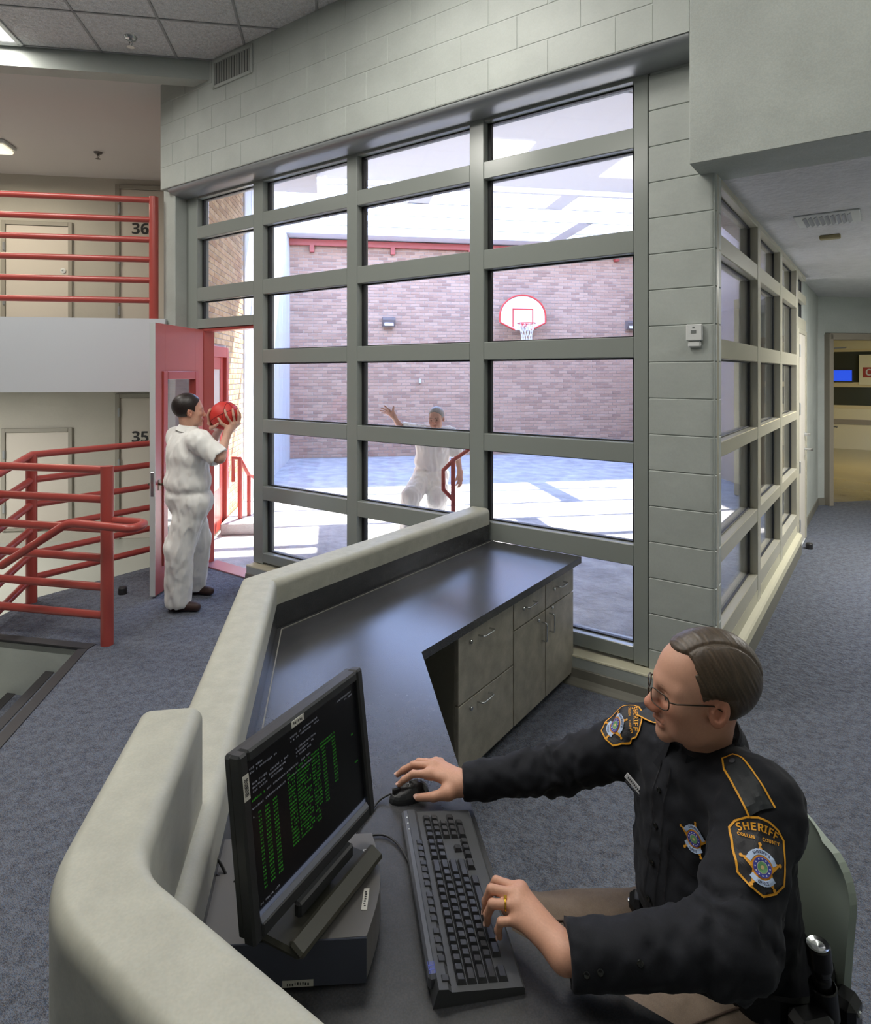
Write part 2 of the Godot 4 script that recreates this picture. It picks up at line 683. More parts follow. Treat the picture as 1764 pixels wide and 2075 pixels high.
func make_windows() -> void:
	var zf := -3.619
	var zb := -3.749
	var w := struct_node("window_1")
	var rows := [[0.18, 0.26], [0.725, 0.845], [1.315, 1.430], [1.922, 2.040], [2.524, 2.655], [3.127, 3.243], [3.512, 3.60]]
	var cols_ := [[-5.585, -5.412], [-4.576, -4.448], [-3.445, -3.336], [-2.307, -2.196], [-1.190, -1.108]]
	for k in cols_.size():
		var b := B.new()
		b.bx(Vector3(cols_[k][0], 0.165 if k > 0 else 0.0, zb), Vector3(cols_[k][1], 3.60, zf + 0.0015), 0.004)
		pb("mullion", b, mats.frame, w)
	for k in 4:
		var x0: float = cols_[k][1]
		var x1: float = cols_[k + 1][0]
		for r in rows.size():
			var y0: float = rows[r][0]
			var y1: float = rows[r][1]
			if k == 0:
				if r < 3:
					continue
				if r == 3:
					y0 = 2.262
					y1 = 2.352
			var b := B.new()
			b.bx(Vector3(x0, y0, zb + 0.001), Vector3(x1, y1, zf), 0.004)
			pb("rail", b, mats.frame, w)
			if r + 1 < rows.size():
				pane(w, Vector3(x0, y1, zf - 0.068), Vector3(x1, rows[r + 1][0], zf - 0.068), false, mats.glass)
	# corridor glazing
	var v := struct_node("window_2")
	var xf := -0.752
	var xb := -0.875
	var zs := [[-3.655, -3.70], [-4.96, -5.08], [-6.11, -6.23], [-7.29, -7.40]]
	var hs := [[0.30, 0.41], [0.783, 0.876], [1.366, 1.452], [1.913, 2.022], [2.491, 2.60], [2.865, 2.91]]
	for k in 4:
		var b := B.new()
		b.bx(Vector3(xb, 0.17, zs[k][1]), Vector3(xf + 0.0015, 2.91, zs[k][0]), 0.004)
		pb("mullion", b, mats.frame_light, v)
	for k in 3:
		for r in 6:
			var b := B.new()
			b.bx(Vector3(xb + 0.001, hs[r][0], zs[k + 1][0]), Vector3(xf, hs[r][1], zs[k][1]), 0.004)
			pb("rail", b, mats.frame_light, v)
			if r < 5:
				pane(v, Vector3(xf - 0.062, hs[r][1], zs[k + 1][0]), Vector3(xf - 0.062, hs[r + 1][0], zs[k][1]), true, mats.glass_side)
	# transom light over the corridor door
	var b2 := B.new()
	b2.bx(Vector3(xb, 2.30, -8.20), Vector3(xf, 2.42, -7.40), 0.004)
	pb("rail", b2, mats.frame_light, v)
	pane(v, Vector3(xf - 0.062, 2.42, -8.20), Vector3(xf - 0.062, 2.60, -7.40), true, mats.glass_side)
	pane(v, Vector3(xf - 0.062, 2.69, -8.20), Vector3(xf - 0.062, 2.865, -7.40), true, mats.glass_side)
	b2 = B.new()
	b2.bx(Vector3(xb, 2.60, -8.20), Vector3(xf, 2.69, -7.40), 0.004)
	b2.bx(Vector3(xb, 2.865, -8.20), Vector3(xf, 2.91, -7.40), 0.004)
	pb("rail", b2, mats.frame_light, v)
	# ledge and base along the corridor
	b2 = B.new()
	b2.bx(Vector3(-0.90, -0.02, -7.40), Vector3(-0.752, 0.30, -3.76), 0.0)
	b2.sweep([Vector2(-0.752, -7.38), Vector2(-0.752, -3.66)], [Vector2(0.0, 0.13), Vector2(0.04, 0.13), Vector2(0.04, 0.19), Vector2(0.03, 0.20), Vector2(0.0, 0.215)])
	struct("trim_ledge", b2, mats.ledge)
	b2 = B.new()
	b2.sweep([Vector2(-0.752, -7.38), Vector2(-0.752, -3.62)], [Vector2(0.0, 0.0), Vector2(0.035, 0.0), Vector2(0.035, 0.12), Vector2(0.0, 0.13)])
	struct("baseboard_corridor", b2, mats.rubber_base)


func make_ceilings() -> void:
	# roof over everything indoors
	var b := B.new()
	b.slab([Vector2(-5.8, -3.80), Vector2(-10.2, -8.2), Vector2(-17, -1.5), Vector2(-9, 7.0), Vector2(2.2, 7.0), Vector2(2.2, -3.80)], 4.72, 5.0)
	struct("ceiling_deck", b, mats.plaster)
	# acoustic tiles, one by one, along the cell block's axes; grid bars between
	var g := B.new()
	var deck := struct_node("ceiling")
	var tiles := B.new()
	tiles.cbox(Transform3D(Basis(Vector3.UP, PI / 4), Vector3.ZERO), Vector3(0.60, 0.02, 0.60), 0.003)
	var tm := tiles.mesh()
	var n0 := -5.88
	var a0 := -1.952
	for i in 11:
		for j in range(-6, 9):
			var nn := n0 + 0.02 + 0.615 * (i + 0.5)
			var aa := a0 + 0.615 * (j + 0.5)
			var p := na(nn, aa, 4.622)
			if p.z < -3.406 - 0.30 or p.x > 1.75 or p.z > 6.0 or p.x < -8.6:
				continue
			if i == 0 and (j == -3 or j == -2) or (i == 4 or i == 7) and (j == 2 or j == 3 or j == -2 or j == -1 or j == 6 or j == 7):
				continue                                    # light fittings sit in these bays
			part("tile", tm, mats.acoustic, deck).position = p
	for i in 12:
		var nn := n0 + 0.02 + 0.615 * i
		var pa := na(nn, -6.0, 4.611)
		var pb_ := na(nn, 6.0, 4.611)
		g.cbox(Transform3D(Basis(Vector3.UP, PI / 4), (pa + pb_) * 0.5), Vector3(12.0, 0.012, 0.018), 0.0)
	for j in range(-6, 10):
		var aa := a0 + 0.615 * j
		var pa := na(n0, aa, 4.611)
		var pc := na(n0 + 7.0, aa, 4.611)
		g.cbox(Transform3D(Basis(Vector3.UP, PI / 4), (pa + pc) * 0.5), Vector3(0.018, 0.012, 7.0), 0.0)
	pb("grid", g, mats.grid, deck)
	# fascia and soffit over the upper walkway
	b = B.new()
	b.slab(plan(-5.88, -6.04, -6.5, -1.06), 4.44, 4.72)
	struct("trim_fascia", b, mats.paint)
	b = B.new()
	b.slab(plan(-6.0, -9.9, -8.5, -0.2), 4.60, 4.72)
	struct("ceiling_walkway", b, mats.soffit)
	# corridor ceiling
	b = B.new()
	b.slab([Vector2(-0.79, -3.5), Vector2(1.8, -3.5), Vector2(1.8, -13.2), Vector2(-0.9, -10.3), Vector2(-0.9, -3.78), Vector2(-0.79, -3.70)], 2.905, 3.10)
	struct("ceiling_corridor", b, mats.plaster)


func troffer(n: float, a: float, y: float, label: String, light: float, w := 1.2, l := 0.58) -> void:
	var o := thing("ceiling_light", label, "ceiling light", na(n, a, y), PI / 4)
	var b := B.new()
	var hx := w * 0.5
	var hz := l * 0.5
	for s in [-1, 1]:
		b.bx(Vector3(-hx, -0.012, s * hz - 0.02), Vector3(hx, 0.06, s * hz + 0.02), 0.003)
		b.bx(Vector3(s * hx - 0.02, -0.012, -hz), Vector3(s * hx + 0.02, 0.06, hz), 0.003)
	b.bx(Vector3(-hx, 0.05, -hz), Vector3(hx, 0.07, hz), 0.0)
	pb("housing", b, mats.white_edge, o)
	b = B.new()
	b.bx(Vector3(-hx + 0.02, 0.004, -hz + 0.02), Vector3(hx - 0.02, 0.014, hz - 0.02), 0.002)
	pb("diffuser", b, mats.lamp, o)
	area_light("ceiling_lamp", na(n, a, y - 0.03), w * 0.95, l * 0.95, light, Color(1.0, 0.985, 0.955), PI / 4)


func make_lights() -> void:
	troffer(-5.55, -3.182, 4.61, "recessed ceiling light at the top left corner beside the fascia", LAMP)
	for q in [[-3.09, -0.0, "left"], [-3.09, -2.46, "far left"], [-1.245, 0.0, "middle"], [-1.245, -2.46, "rear left"], [-1.245, 2.46, "rear right"], [-3.09, 2.46, "right"]]:  # all out of view, placed to light the control room
		troffer(q[0], q[1] - 0.107, 4.61, "unseen recessed square-grid ceiling light placed to light the " + q[2] + " of the control room", LAMP * (1.15 if q[0] < -2.0 else 0.5))
	# surface fitting under the walkway soffit
	var o := thing("ceiling_light", "boxy surface light under the walkway soffit at the left edge", "ceiling light", na(-8.35, -4.42, 4.60), PI / 4)
	var b := B.new()
	b.bx(Vector3(-0.62, -0.05, -0.16), Vector3(0.62, 0.0, 0.16), 0.01)
	pb("housing", b, mats.white_edge, o)
	b = B.new()
	b.bx(Vector3(-0.6, -0.10, -0.14), Vector3(0.6, -0.05, 0.14), 0.02)
	pb("diffuser", b, mats.lamp_warm, o)
	area_light("walkway_lamp", na(-8.35, -4.42, 4.47), 1.2, 0.28, 4.8, Color(1, 0.95, 0.86), PI / 4)
	area_light("unseen_dayroom_lamp", na(-7.4, -5.2, 1.58), 1.2, 0.3, 12.0, Color(1, 0.98, 0.95), PI / 4)  # out of view, placed to light the lower dayroom
	var d := thing("ceiling_light", "unseen flat light under the walkway slab, beyond the left edge, lighting the dayroom", "ceiling light", na(-7.4, -5.2, 1.66), PI / 4)
	b = B.new()
	b.bx(Vector3(-0.6, -0.04, -0.15), Vector3(0.6, 0.0, 0.15), 0.01)
	pb("diffuser", b, mats.lamp, d)
	# corridor lamp, out of view to the right, placed to light the corridor
	var c := thing("ceiling_light", "unseen corridor ceiling light beyond the right edge, placed to light the corridor", "ceiling light", Vector3(0.95, 2.9, -7.2))
	b = B.new()
	b.bx(Vector3(-0.3, -0.02, -0.6), Vector3(0.3, 0.0, 0.6), 0.005)
	pb("diffuser", b, mats.lamp, c)
	area_light("unseen_corridor_lamp", Vector3(0.95, 2.87, -7.2), 0.6, 1.2, 15.0, Color(1, 0.99, 0.97))


func make_walls() -> void:
	var b: B
	# right side, rear and far-left closing walls
	b = B.new()
	b.bx(Vector3(1.8, -0.6, -13.4), Vector3(2.1, 5.0, 7.0), 0.0)
	struct("wall_right", b, mats.gyp)
	b = B.new()
	b.bx(Vector3(-9.2, -0.6, 6.0), Vector3(2.1, 5.0, 6.3), 0.0)
	struct("wall_rear", b, mats.gyp)
	b = wall_run(Vector2(-9.0, 6.3), Vector2(-16.6, -1.8), -0.62, 5.0, -0.3)
	struct("wall_far_left", b, mats.cell)
	# cell wall, with the yard's side wall closing it on the right
	var p0 := na(-9.615, -9.0, 0)
	var p1 := na(-9.615, -1.25, 0)
	b = B.new()
	b.sweep([Vector2(p0.x, p0.z), Vector2(p1.x, p1.z)], [Vector2(0, -0.62), Vector2(0.3, -0.62), Vector2(0.3, 4.75), Vector2(0, 4.75)])
	struct("wall_left", b, mats.cell)
	# walkway slab with deep front
	b = B.new()
	b.slab(plan(-6.47, -9.62, -8.8, -1.58), 1.655, 2.36)
	struct("floor_walkway", b, mat("slab_white", col(204, 208, 214), 0.5))
	# corridor end wall, split round its doorway
	var e0 := na(-7.82, 6.56, 0)
	var dl := na(-7.82, 6.80, 0)
	var dr := na(-7.82, 7.95, 0)
	var e1 := na(-7.82, 9.6, 0)
	b = B.new()
	for r in [[e0, dl, 0.0, 3.05], [dl, dr, 2.40, 3.05], [dr, e1, 0.0, 3.05]]:
		b.sweep([Vector2(r[0].x, r[0].z), Vector2(r[1].x, r[1].z)], [Vector2(0, r[2]), Vector2(0.16, r[2]), Vector2(0.16, r[3]), Vector2(0, r[3])])
	b.bx(Vector3(-0.99, -0.02, -10.24), Vector3(-0.80, 3.1, -8.28), 0.0)
	struct("wall_corridor_end", b, mats.gyp)
	b = B.new()
	b.sweep([Vector2(e0.x, e0.z), Vector2(dl.x, dl.z)], [Vector2(0, 0), Vector2(0, 0.10), Vector2(-0.012, 0.10), Vector2(-0.012, 0)])
	b.bx(Vector3(-0.80, 0, -10.18), Vector3(-0.788, 0.10, -8.28), 0.001)
	struct("baseboard_end", b, mats.rubber_base)


func yard_brick(parent: Node3D, o: Vector3, along: Vector3, face: Vector3, cols_: int, rows: int, keep: Callable, near: Vector2, singles: int, tan := false) -> void:
	# running bond: the bricks nearest «near» (along, y) as parts, the rest joined as one piece
	var bl := 0.2032
	var bh := 0.0677
	var tones := [col(180, 148, 128), col(186, 155, 135), col(174, 142, 123), col(190, 160, 140), col(160, 130, 114), col(182, 151, 132)]
	if tan:
		tones = [col(190, 160, 120), col(196, 168, 128), col(182, 152, 112), col(200, 172, 134), col(170, 140, 104), col(192, 164, 124)]
	var bm := B.new()
	bm.cbox(Transform3D(), Vector3(bl - 0.011, bh - 0.011, 0.03), 0.003)
	var mesh := bm.mesh()
	var list := []
	for r in rows:
		for c in cols_:
			var u := (c + 0.5 + (0.5 if r % 2 else 0.0)) * bl
			var y := (r + 0.5) * bh
			if keep.call(u, y):
				var tone := rng.randi() % 6
				if rng.randf() < 0.06:
					tone = 4
				list.append([Vector2(u, y).distance_squared_to(near), u, y, tone])
	list.sort_custom(func(p, q): return p[0] < q[0])
	var basis := Basis(along, Vector3.UP, face)
	var rest := []
	for k in list.size():
		var p: Vector3 = o + along * list[k][1] + Vector3.UP * list[k][2] + face * 0.004
		if k < singles:
			var t: int = list[k][3]
			var mt := mat(("tan_%d" if tan else "brick_%d") % t, tones[t], 0.85)
			part("brick", mesh, mt, parent).transform = Transform3D(basis, p)
		else:
			rest.append([p, list[k][3]])
	if rest.is_empty():
		return
	var mm := MultiMesh.new()
	mm.transform_format = MultiMesh.TRANSFORM_3D
	mm.use_colors = true
	mm.mesh = mesh
	mm.instance_count = rest.size()
	for k in rest.size():
		mm.set_instance_transform(k, Transform3D(basis, rest[k][0]))
		var cc: Color = tones[rest[k][1]]
		mm.set_instance_color(k, cc.srgb_to_linear())
	var mi := MultiMeshInstance3D.new()
	mi.name = "brickwork"
	mi.multimesh = mm
	var vm := mat("brick_multi", Color.WHITE, 0.85)
	vm.vertex_color_use_as_albedo = true
	mi.material_override = vm
	mi.set_meta("kind", "stuff")
	parent.add_child(mi, true)


func make_yard() -> void:
	var b := B.new()
	b.slab([Vector2(-0.9, -3.60), Vector2(-0.9, -10.2), Vector2(-4.4, -15.6), Vector2(-12.6, -8.6), Vector2(-5.9, -3.60)], -0.30, -0.015)
	struct("floor_yard", b, mats.concrete)
	# back wall of brick
	var o := na(-14.0, -1.6, 0)
	var along := Vector3(SQ, 0, -SQ)
	var face := Vector3(SQ, 0, SQ)
	b = B.new()
	var q := o + along * 10.4
	b.sweep([Vector2(o.x, o.z), Vector2(q.x, q.z)], [Vector2(0, -0.3), Vector2(0.3, -0.3), Vector2(0.3, 5.2), Vector2(0, 5.2)])
	var w := struct("wall_back", b, mats.mortar)
	yard_brick(w, o - face * 0.011, along, face, 51, 71, func(u, y): return u < 10.3, Vector2(6.0, 2.4), 300)
	# side wall: brick near the door, pale metal panels beyond
	var s0 := na(-6.72, -1.34, 0)
	var s1 := na(-14.2, -0.88, 0)
	var sd := (s1 - s0).normalized()
	var sf := Vector3(-sd.z, 0, sd.x)
	b = B.new()
	b.sweep([Vector2(s0.x, s0.z), Vector2(s1.x, s1.z)], [Vector2(0, -0.62), Vector2(0.30, -0.62), Vector2(0.30, 5.2), Vector2(0, 5.2)])
	if sf.dot(na(0, 1, 0)) < 0.0:
		sf = -sf
	var sw := struct("wall_yard_side", b, mats.mortar)
	var tones := sw
	yard_brick(tones, s0 - sf * 0.011, sd, sf, 11, 71, func(u, y): return not (u > 0.18 and u < 1.25 and y > 0.0 and y < 2.16), Vector2(1.8, 1.4), 300, true)
	for k in 11:
		b = B.new()
		var u := 2.36 + 0.47 * k
		b.cbox(Transform3D(Basis(sd, Vector3.UP, sf), s0 + sd * (u + 0.235) + Vector3(0, 2.4, 0)), Vector3(0.455, 4.9, 0.05), 0.012)
		pb("panel", b, mat("panel_white", col(206, 208, 210), 0.6), sw)
	# right-hand wall of the yard
	var r0 := na(-7.75, 6.62, 0)
	var r1 := na(-14.2, 7.6, 0)
	b = B.new()
	b.sweep([Vector2(r0.x, r0.z), Vector2(r1.x, r1.z)], [Vector2(0, -0.3), Vector2(0.2, -0.3), Vector2(0.2, 5.2), Vector2(0, 5.2)])
	struct("wall_yard_right", b, mat("yard_right", col(178, 160, 150), 0.8))
	# outside face over the corridor glazing
	b = B.new()
	b.bx(Vector3(-1.0, 2.91, -10.3), Vector3(-0.80, 5.2, -3.7), 0.0)
	struct("wall_over_corridor", b, mat("yard_right", Color.WHITE))
	# roof: slabs, openings and bars shaped to throw sun patches on the yard floor
	var roof := struct_node("ceiling_yard")
	var y0 := 4.75
	var spans := [[-14.3, -13.40], [-9.58, -2.0]]
	for s in spans:
		b = B.new()
		b.slab(plan(s[0], s[1], -1.7, 8.2) if s[0] < -10 else [Vector2(-5.0, -3.80), Vector2(-0.9, -3.80), Vector2(-0.9, -10.3), Vector2(na(-9.58, 8.2, 0).x, na(-9.58, 8.2, 0).z), Vector2(na(-9.58, -1.7, 0).x, na(-9.58, -1.7, 0).z), Vector2(-6.1, -3.80)], y0, y0 + 0.22)
		pb("slab", b, mat("yard_ceiling", col(226, 228, 232), 0.7), roof)
	for s in [[-9.93, -9.83, -1.7, 8.2, 0.10], [-12.66, -12.60, -1.7, 8.2, 0.05], [-11.70, -11.64, -1.7, 8.2, 0.05], [-10.80, -10.74, -1.7, 8.2, 0.05],
			[-10.80, -9.58, 1.30, 1.66, 0.10], [-10.80, -9.90, 3.74, 4.05, 0.10], [-13.40, -11.64, 4.74, 5.04, 0.10], [-13.40, -9.58, 7.2, 8.2, 0.10]]:
		b = B.new()
		b.slab(plan(s[0], s[1], s[2], s[3]), y0, y0 + s[4])
		pb("beam", b, mat("yard_ceiling", Color.WHITE), roof)
	# red steel along the head of the brick wall
	b = B.new()
	var ra := na(-13.93, -1.5, 4.66)
	var rb := na(-13.93, 8.0, 4.66)
	b.cbox(Transform3D(Basis(Vector3.UP, PI / 4), (ra + rb) * 0.5), Vector3(9.5, 0.13, 0.10), 0.006)
	var beam := single("steel_beam", b, mats.red, "red steel beam along the top of the yard's brick wall", "beam")
	for k in 5:
		b = B.new()
		var c := na(-13.93, -0.4 + 1.75 * k, 4.53)
		b.cbox(Transform3D(Basis(Vector3.UP, PI / 4), c), Vector3(0.10, 0.16, 0.10), 0.006)
		pb("bracket", b, mats.red, beam)


func pipe(parent: Node3D, called: String, pts: Array, r := 0.029, m: Material = null) -> void:
	var b := B.new()
	b.tube(pts, r, 14)
	pb(called, b, m if m else mats.red, parent)


func bend(p: Vector3, c: Vector3, q: Vector3, r: float, steps := 6) -> Array:
	# points that round the corner c on the way from p to q
	var a := c + (p - c).normalized() * r
	var e := c + (q - c).normalized() * r
	var o := []
	for i in steps + 1:
		var t := float(i) / steps
		o.append(a.lerp(c, t).lerp(c.lerp(e, t), t))
	return o


func make_railings() -> void:
	# upper walkway
	var o := thing("guard_railing", "red pipe railing along the edge of the upper walkway", "railing")
	for y in [3.519, 3.327, 3.131, 2.939, 2.738, 2.541]:
		pipe(o, "rail", [na(-6.53, -8.5, y), na(-6.53, -1.72, y)])
	for a in [-1.70, -4.2, -6.5]:
		pipe(o, "post", [na(-6.53, a, 2.36), na(-6.53, a, 3.55)], 0.043)
	# near railing beside the stair
	var hs := [1.18, 0.98, 0.78, 0.583, 0.387, 0.195]
	var P := Vector3(-4.29, 0, -2.184)
	var D := Vector3(-0.918, 0, 0.397)
	o = thing("guard_railing", "red pipe railing beside the stair, with a looped handrail on its post", "railing")
	for h in hs:
		pipe(o, "rail", [P + Vector3(0, h, 0), P + D * 1.01 + Vector3(0, h, 0)], 0.027)
	pipe(o, "post", [P, P + Vector3(0, 1.205, 0)], 0.041)
	pipe(o, "post", [P + D * 1.01, P + D * 1.01 + Vector3(0, 1.205, 0)], 0.041)
	# handrail: rises with the stair, levels, turns round the end post
	var A := Vector3(-4.80, 0.55, -1.74)
	var K := Vector3(-4.40, 0.845, -1.985)
	var S := Vector3(-4.02, 0.80, -2.10)
	var pts := [A]
	pts += bend(A, K, K + Vector3(0.36, -0.01, -0.165), 0.06, 4)
	var c1 := Vector3(-3.93, 0.835, -2.165)
	var c2 := Vector3(-4.01, 0.835, -2.31)
	pts += bend(K, c1, c2, 0.075)
	pts += bend(c1, c2, P + Vector3(0, 0.835, -0.03), 0.075)
	pts.append(P + Vector3(0, 0.835, -0.02))
	pipe(o, "handrail", pts, 0.027)
	# railing along the platform's far edge, turning down beside the lower floor
	var F := Vector3(-5.575, 0, -2.235)
	o = thing("guard_railing", "red pipe railing along the platform edge behind the stair, running behind the open door", "railing")
	for h in hs:
		pipe(o, "rail", [Vector3(-5.30, h, -1.96) + Vector3(0.30, -0.12, 0.30), F + Vector3(0, h, 0), Vector3(-5.60, h, -3.40)], 0.027)
	pipe(o, "post", [F, F + Vector3(0, 1.18, 0)], 0.041)
	pipe(o, "post", [Vector3(-5.60, 0, -3.36), Vector3(-5.60, 1.18, -3.36)], 0.041)
	# two little black door stops on the carpet
	for q in [[Vector3(-5.17, 0.0, -2.76), "black rubber door stop on the carpet behind the near red post"], [Vector3(-0.674, 0.0, -7.645), "black rubber door stop on the corridor carpet"]]:
		var b := B.new()
		b.lathe(Transform3D(Basis(), q[0]), [Vector2(0, 0), Vector2(0.034, 0), Vector2(0.034, 0.05), Vector2(0.028, 0.06), Vector2(0, 0.06)], 16)
		single("door_stop", b, mats.black, q[1], "door stop")


func text_mesh(s: String, size: float, depth: float, font := "Droid Sans", bold := false) -> TextMesh:
	var t := TextMesh.new()
	var f := SystemFont.new()
	f.font_names = PackedStringArray([font])
	if bold:
		f.font_weight = 700
	t.font = f
	t.text = s
	t.font_size = 64
	t.pixel_size = size / 64.0
	t.depth = depth
	t.curve_step = 2.0
	return t


func make_doors() -> void:
	# cell fronts: a wide door with its number and a small hatch on each level
	var turn := PI / 4
	for lv in [[2.36, 2.09, "36", "upper"], [-0.52, 2.0, "35", "lower"]]:
		var y: float = lv[0]
		var top: float = lv[1]
		var d := thing("cell_door", "tan cell door numbered %s on the %s level" % [lv[2], lv[3]], "door", na(-9.60, -2.4, y), turn)
		var b := B.new()
		b.bx(Vector3(-0.55, 0.0, -0.03), Vector3(0.55, top, 0.0), 0.004)
		pb("leaf", b, mats.door_tan, d)
		b = B.new()
		b.bx(Vector3(-0.61, 0, -0.02), Vector3(-0.552, top + 0.06, 0.03), 0.004)
		b.bx(Vector3(0.552, 0, -0.02), Vector3(0.61, top + 0.06, 0.03), 0.004)
		b.bx(Vector3(-0.552, top + 0.003, -0.02), Vector3(0.552, top + 0.06, 0.03), 0.004)
		pb("frame", b, mats.door_frame, d)
		for k in 3:
			b = B.new()
			b.bx(Vector3(-0.575, 0.3 + k * 0.72, 0.0), Vector3(-0.545, 0.42 + k * 0.72, 0.04), 0.006)
			pb("hinge", b, mats.steel, d)
		var t := part("number", text_mesh(lv[2], 0.215, 0.004, "Droid Sans", true), mats.black, d)
		t.position = Vector3(-0.28, top - 0.555, 0.004)
		var h := thing("hatch_door", "small tan chase door beside cell %s, with a round %s lock" % [lv[2], "white" if lv[2] == "36" else "dark"], "door", na(-9.60, -4.03, y + 0.17), turn)
		b = B.new()
		b.bx(Vector3(-0.40, 0.03, -0.02), Vector3(0.40, 1.36, 0.0), 0.004)
		pb("leaf", b, mats.door_tan, h)
		b = B.new()
		b.bx(Vector3(-0.455, 0, -0.02), Vector3(-0.402, 1.42, 0.02), 0.004)
		b.bx(Vector3(0.402, 0, -0.02), Vector3(0.455, 1.42, 0.02), 0.004)
		b.bx(Vector3(-0.402, 1.363, -0.02), Vector3(0.402, 1.42, 0.02), 0.004)
		b.bx(Vector3(-0.402, 0, -0.02), Vector3(0.402, 0.028, 0.02), 0.004)
		pb("frame", b, mats.door_frame, h)
		b = B.new()
		b.lathe(Transform3D(Basis(Vector3.RIGHT, PI / 2), Vector3(0.335, 0.74, 0.0)), [Vector2(0.012, 0.0), Vector2(0.036, 0.0), Vector2(0.036, 0.012), Vector2(0.014, 0.016), Vector2(0.012, 0.004), Vector2(0, 0.004)], 20)
		pb("lock", b, mats.white_edge if lv[2] == "36" else mats.black, h)
		for k in 2:
			b = B.new()
			b.bx(Vector3(-0.43, 0.25 + k * 0.75, 0.0), Vector3(-0.40, 0.37 + k * 0.75, 0.035), 0.006)
			pb("hinge", b, mats.steel, h)

	# the red door to the yard, standing open
	var hinge := Vector3(-5.325, 0.0, -3.60)
	var tip := Vector3(-4.862, 0.0, -2.842)
	var dir := (tip - hinge)
	var L := dir.length()
	var ang := atan2(-dir.z, dir.x)
	var door := struct_node("door_1")
	door.position = hinge
	door.rotation.y = ang
	var leaf := B.new()
	var H := 2.245
	var T := 0.045
	# leaf with a tall narrow vision panel
	var gx0 := 0.16
	var gx1 := 0.72
	var gy0 := 0.28
	var gy1 := 1.80
	for r in [[0.0, gx0, 0.02, H], [gx1, L - 0.002, 0.02, H], [gx0, gx1, 0.02, gy0], [gx0, gx1, gy1, H]]:
		leaf.bx(Vector3(r[0], r[2], -T / 2), Vector3(r[1], r[3], T / 2), 0.001)
	pb("leaf", leaf, mats.red_door, door)
	var e := B.new()
	e.bx(Vector3(L - 0.002, 0.02, -T / 2 - 0.001), Vector3(L + 0.002, H, T / 2 + 0.001), 0.001)
	pb("edge", e, mats.white_edge, door)
	var fr := B.new()
	for r in [[gx0 - 0.05, gx0 + 0.02, gy0 - 0.05, gy1 + 0.05], [gx1 - 0.02, gx1 + 0.05, gy0 - 0.05, gy1 + 0.05], [gx0 + 0.02, gx1 - 0.02, gy0 - 0.05, gy0 + 0.02], [gx0 + 0.02, gx1 - 0.02, gy1 - 0.02, gy1 + 0.05]]:
		fr.bx(Vector3(r[0], r[2], -T / 2 - 0.012), Vector3(r[1], r[3], T / 2 + 0.012), 0.004)
	pb("glazing_frame", fr, mats.red, door)
	var gp := B.new()
	gp.bx(Vector3(gx0, gy0, -0.004), Vector3(gx1, gy1, 0.004), 0.0)
	pb("pane", gp, mats.glass, door)
	var lk := B.new()
	lk.bx(Vector3(L - 0.001, 0.83, -0.014), Vector3(L + 0.006, 1.03, 0.014), 0.002)
	pb("latch_plate", lk, mats.chrome, door)
	lk = B.new()
	for s in [-1.0, 1.0]:
		lk.bx(Vector3(L - 0.09, 0.87, s * 0.022 - 0.004), Vector3(L - 0.045, 0.96, s * 0.022 + 0.004), 0.003)
		lk.tube([Vector3(L - 0.067, 0.92, s * 0.02), Vector3(L - 0.067, 0.92, s * 0.065), Vector3(L - 0.12, 0.92, s * 0.07)], 0.010, 10)
	pb("handle", lk, mat("bronze", col(92, 74, 58), 0.3, 0.8), door)
	for k in 3:
		var hb := B.new()
		hb.tube([Vector3(-0.012, 0.2 + 0.85 * k, 0.03), Vector3(-0.012, 0.32 + 0.85 * k, 0.03)], 0.012, 10)
		pb("hinge", hb, mats.red, door)
	# its red frame
	var j := B.new()
	j.bx(Vector3(-5.41, 0.0, -3.75), Vector3(-5.325, 2.262, -3.63), 0.004)
	j.bx(Vector3(-5.325, 2.235, -3.75), Vector3(-4.575, 2.2615, -3.63), 0.003)
	struct("trim_door", j, mats.red)
	var th := B.new()
	th.bx(Vector3(-5.32, -0.014, -3.78), Vector3(-4.58, 0.012, -3.60), 0.004)
	struct("trim_threshold", th, mat("threshold", col(160, 120, 128), 0.4, 0.4))

	# corridor side door and the open door at the corridor's end
	var cd := struct_node("door_2")
	var b2 := B.new()
	b2.bx(Vector3(-0.80, 0.01, -8.10), Vector3(-0.755, 2.25, -7.47), 0.003)
	pb("leaf", b2, mats.door_tan, cd)
	b2 = B.new()
	b2.bx(Vector3(-0.86, 0.0, -7.468), Vector3(-0.745, 2.30, -7.40), 0.004)
	b2.bx(Vector3(-0.86, 0.0, -8.20), Vector3(-0.745, 2.30, -8.102), 0.004)
	b2.bx(Vector3(-0.86, 2.252, -8.102), Vector3(-0.745, 2.30, -7.468), 0.004)
	pb("frame", b2, mats.frame_light, cd)
	for k in 4:
		b2 = B.new()
		b2.bx(Vector3(-0.755, 0.2 + 0.6 * k, -7.49), Vector3(-0.735, 0.33 + 0.6 * k, -7.455), 0.004)
		pb("hinge", b2, mats.steel, cd)
	b2 = B.new()
	b2.tube([Vector3(-0.755, 1.0, -8.04), Vector3(-0.68, 1.0, -8.04), Vector3(-0.675, 1.0, -7.96)], 0.012, 10)
	b2.tube([Vector3(-0.755, 1.16, -8.05), Vector3(-0.70, 1.16, -8.05)], 0.02, 12)
	pb("handle", b2, mats.chrome, cd)

	var ed := struct_node("door_3")
	b2 = B.new()
	var c := [na(-7.82, 6.80, 0), na(-7.82, 7.95, 0)]
	var xb := Basis(Vector3.UP, PI / 4)
	for q in [[c[0], Vector3(0.02, 1.19, 0)], [c[1], Vector3(-0.02, 1.19, 0)]]:
		b2.cbox(Transform3D(xb, q[0] + xb * q[1]), Vector3(0.065, 2.38, 0.20), 0.005)
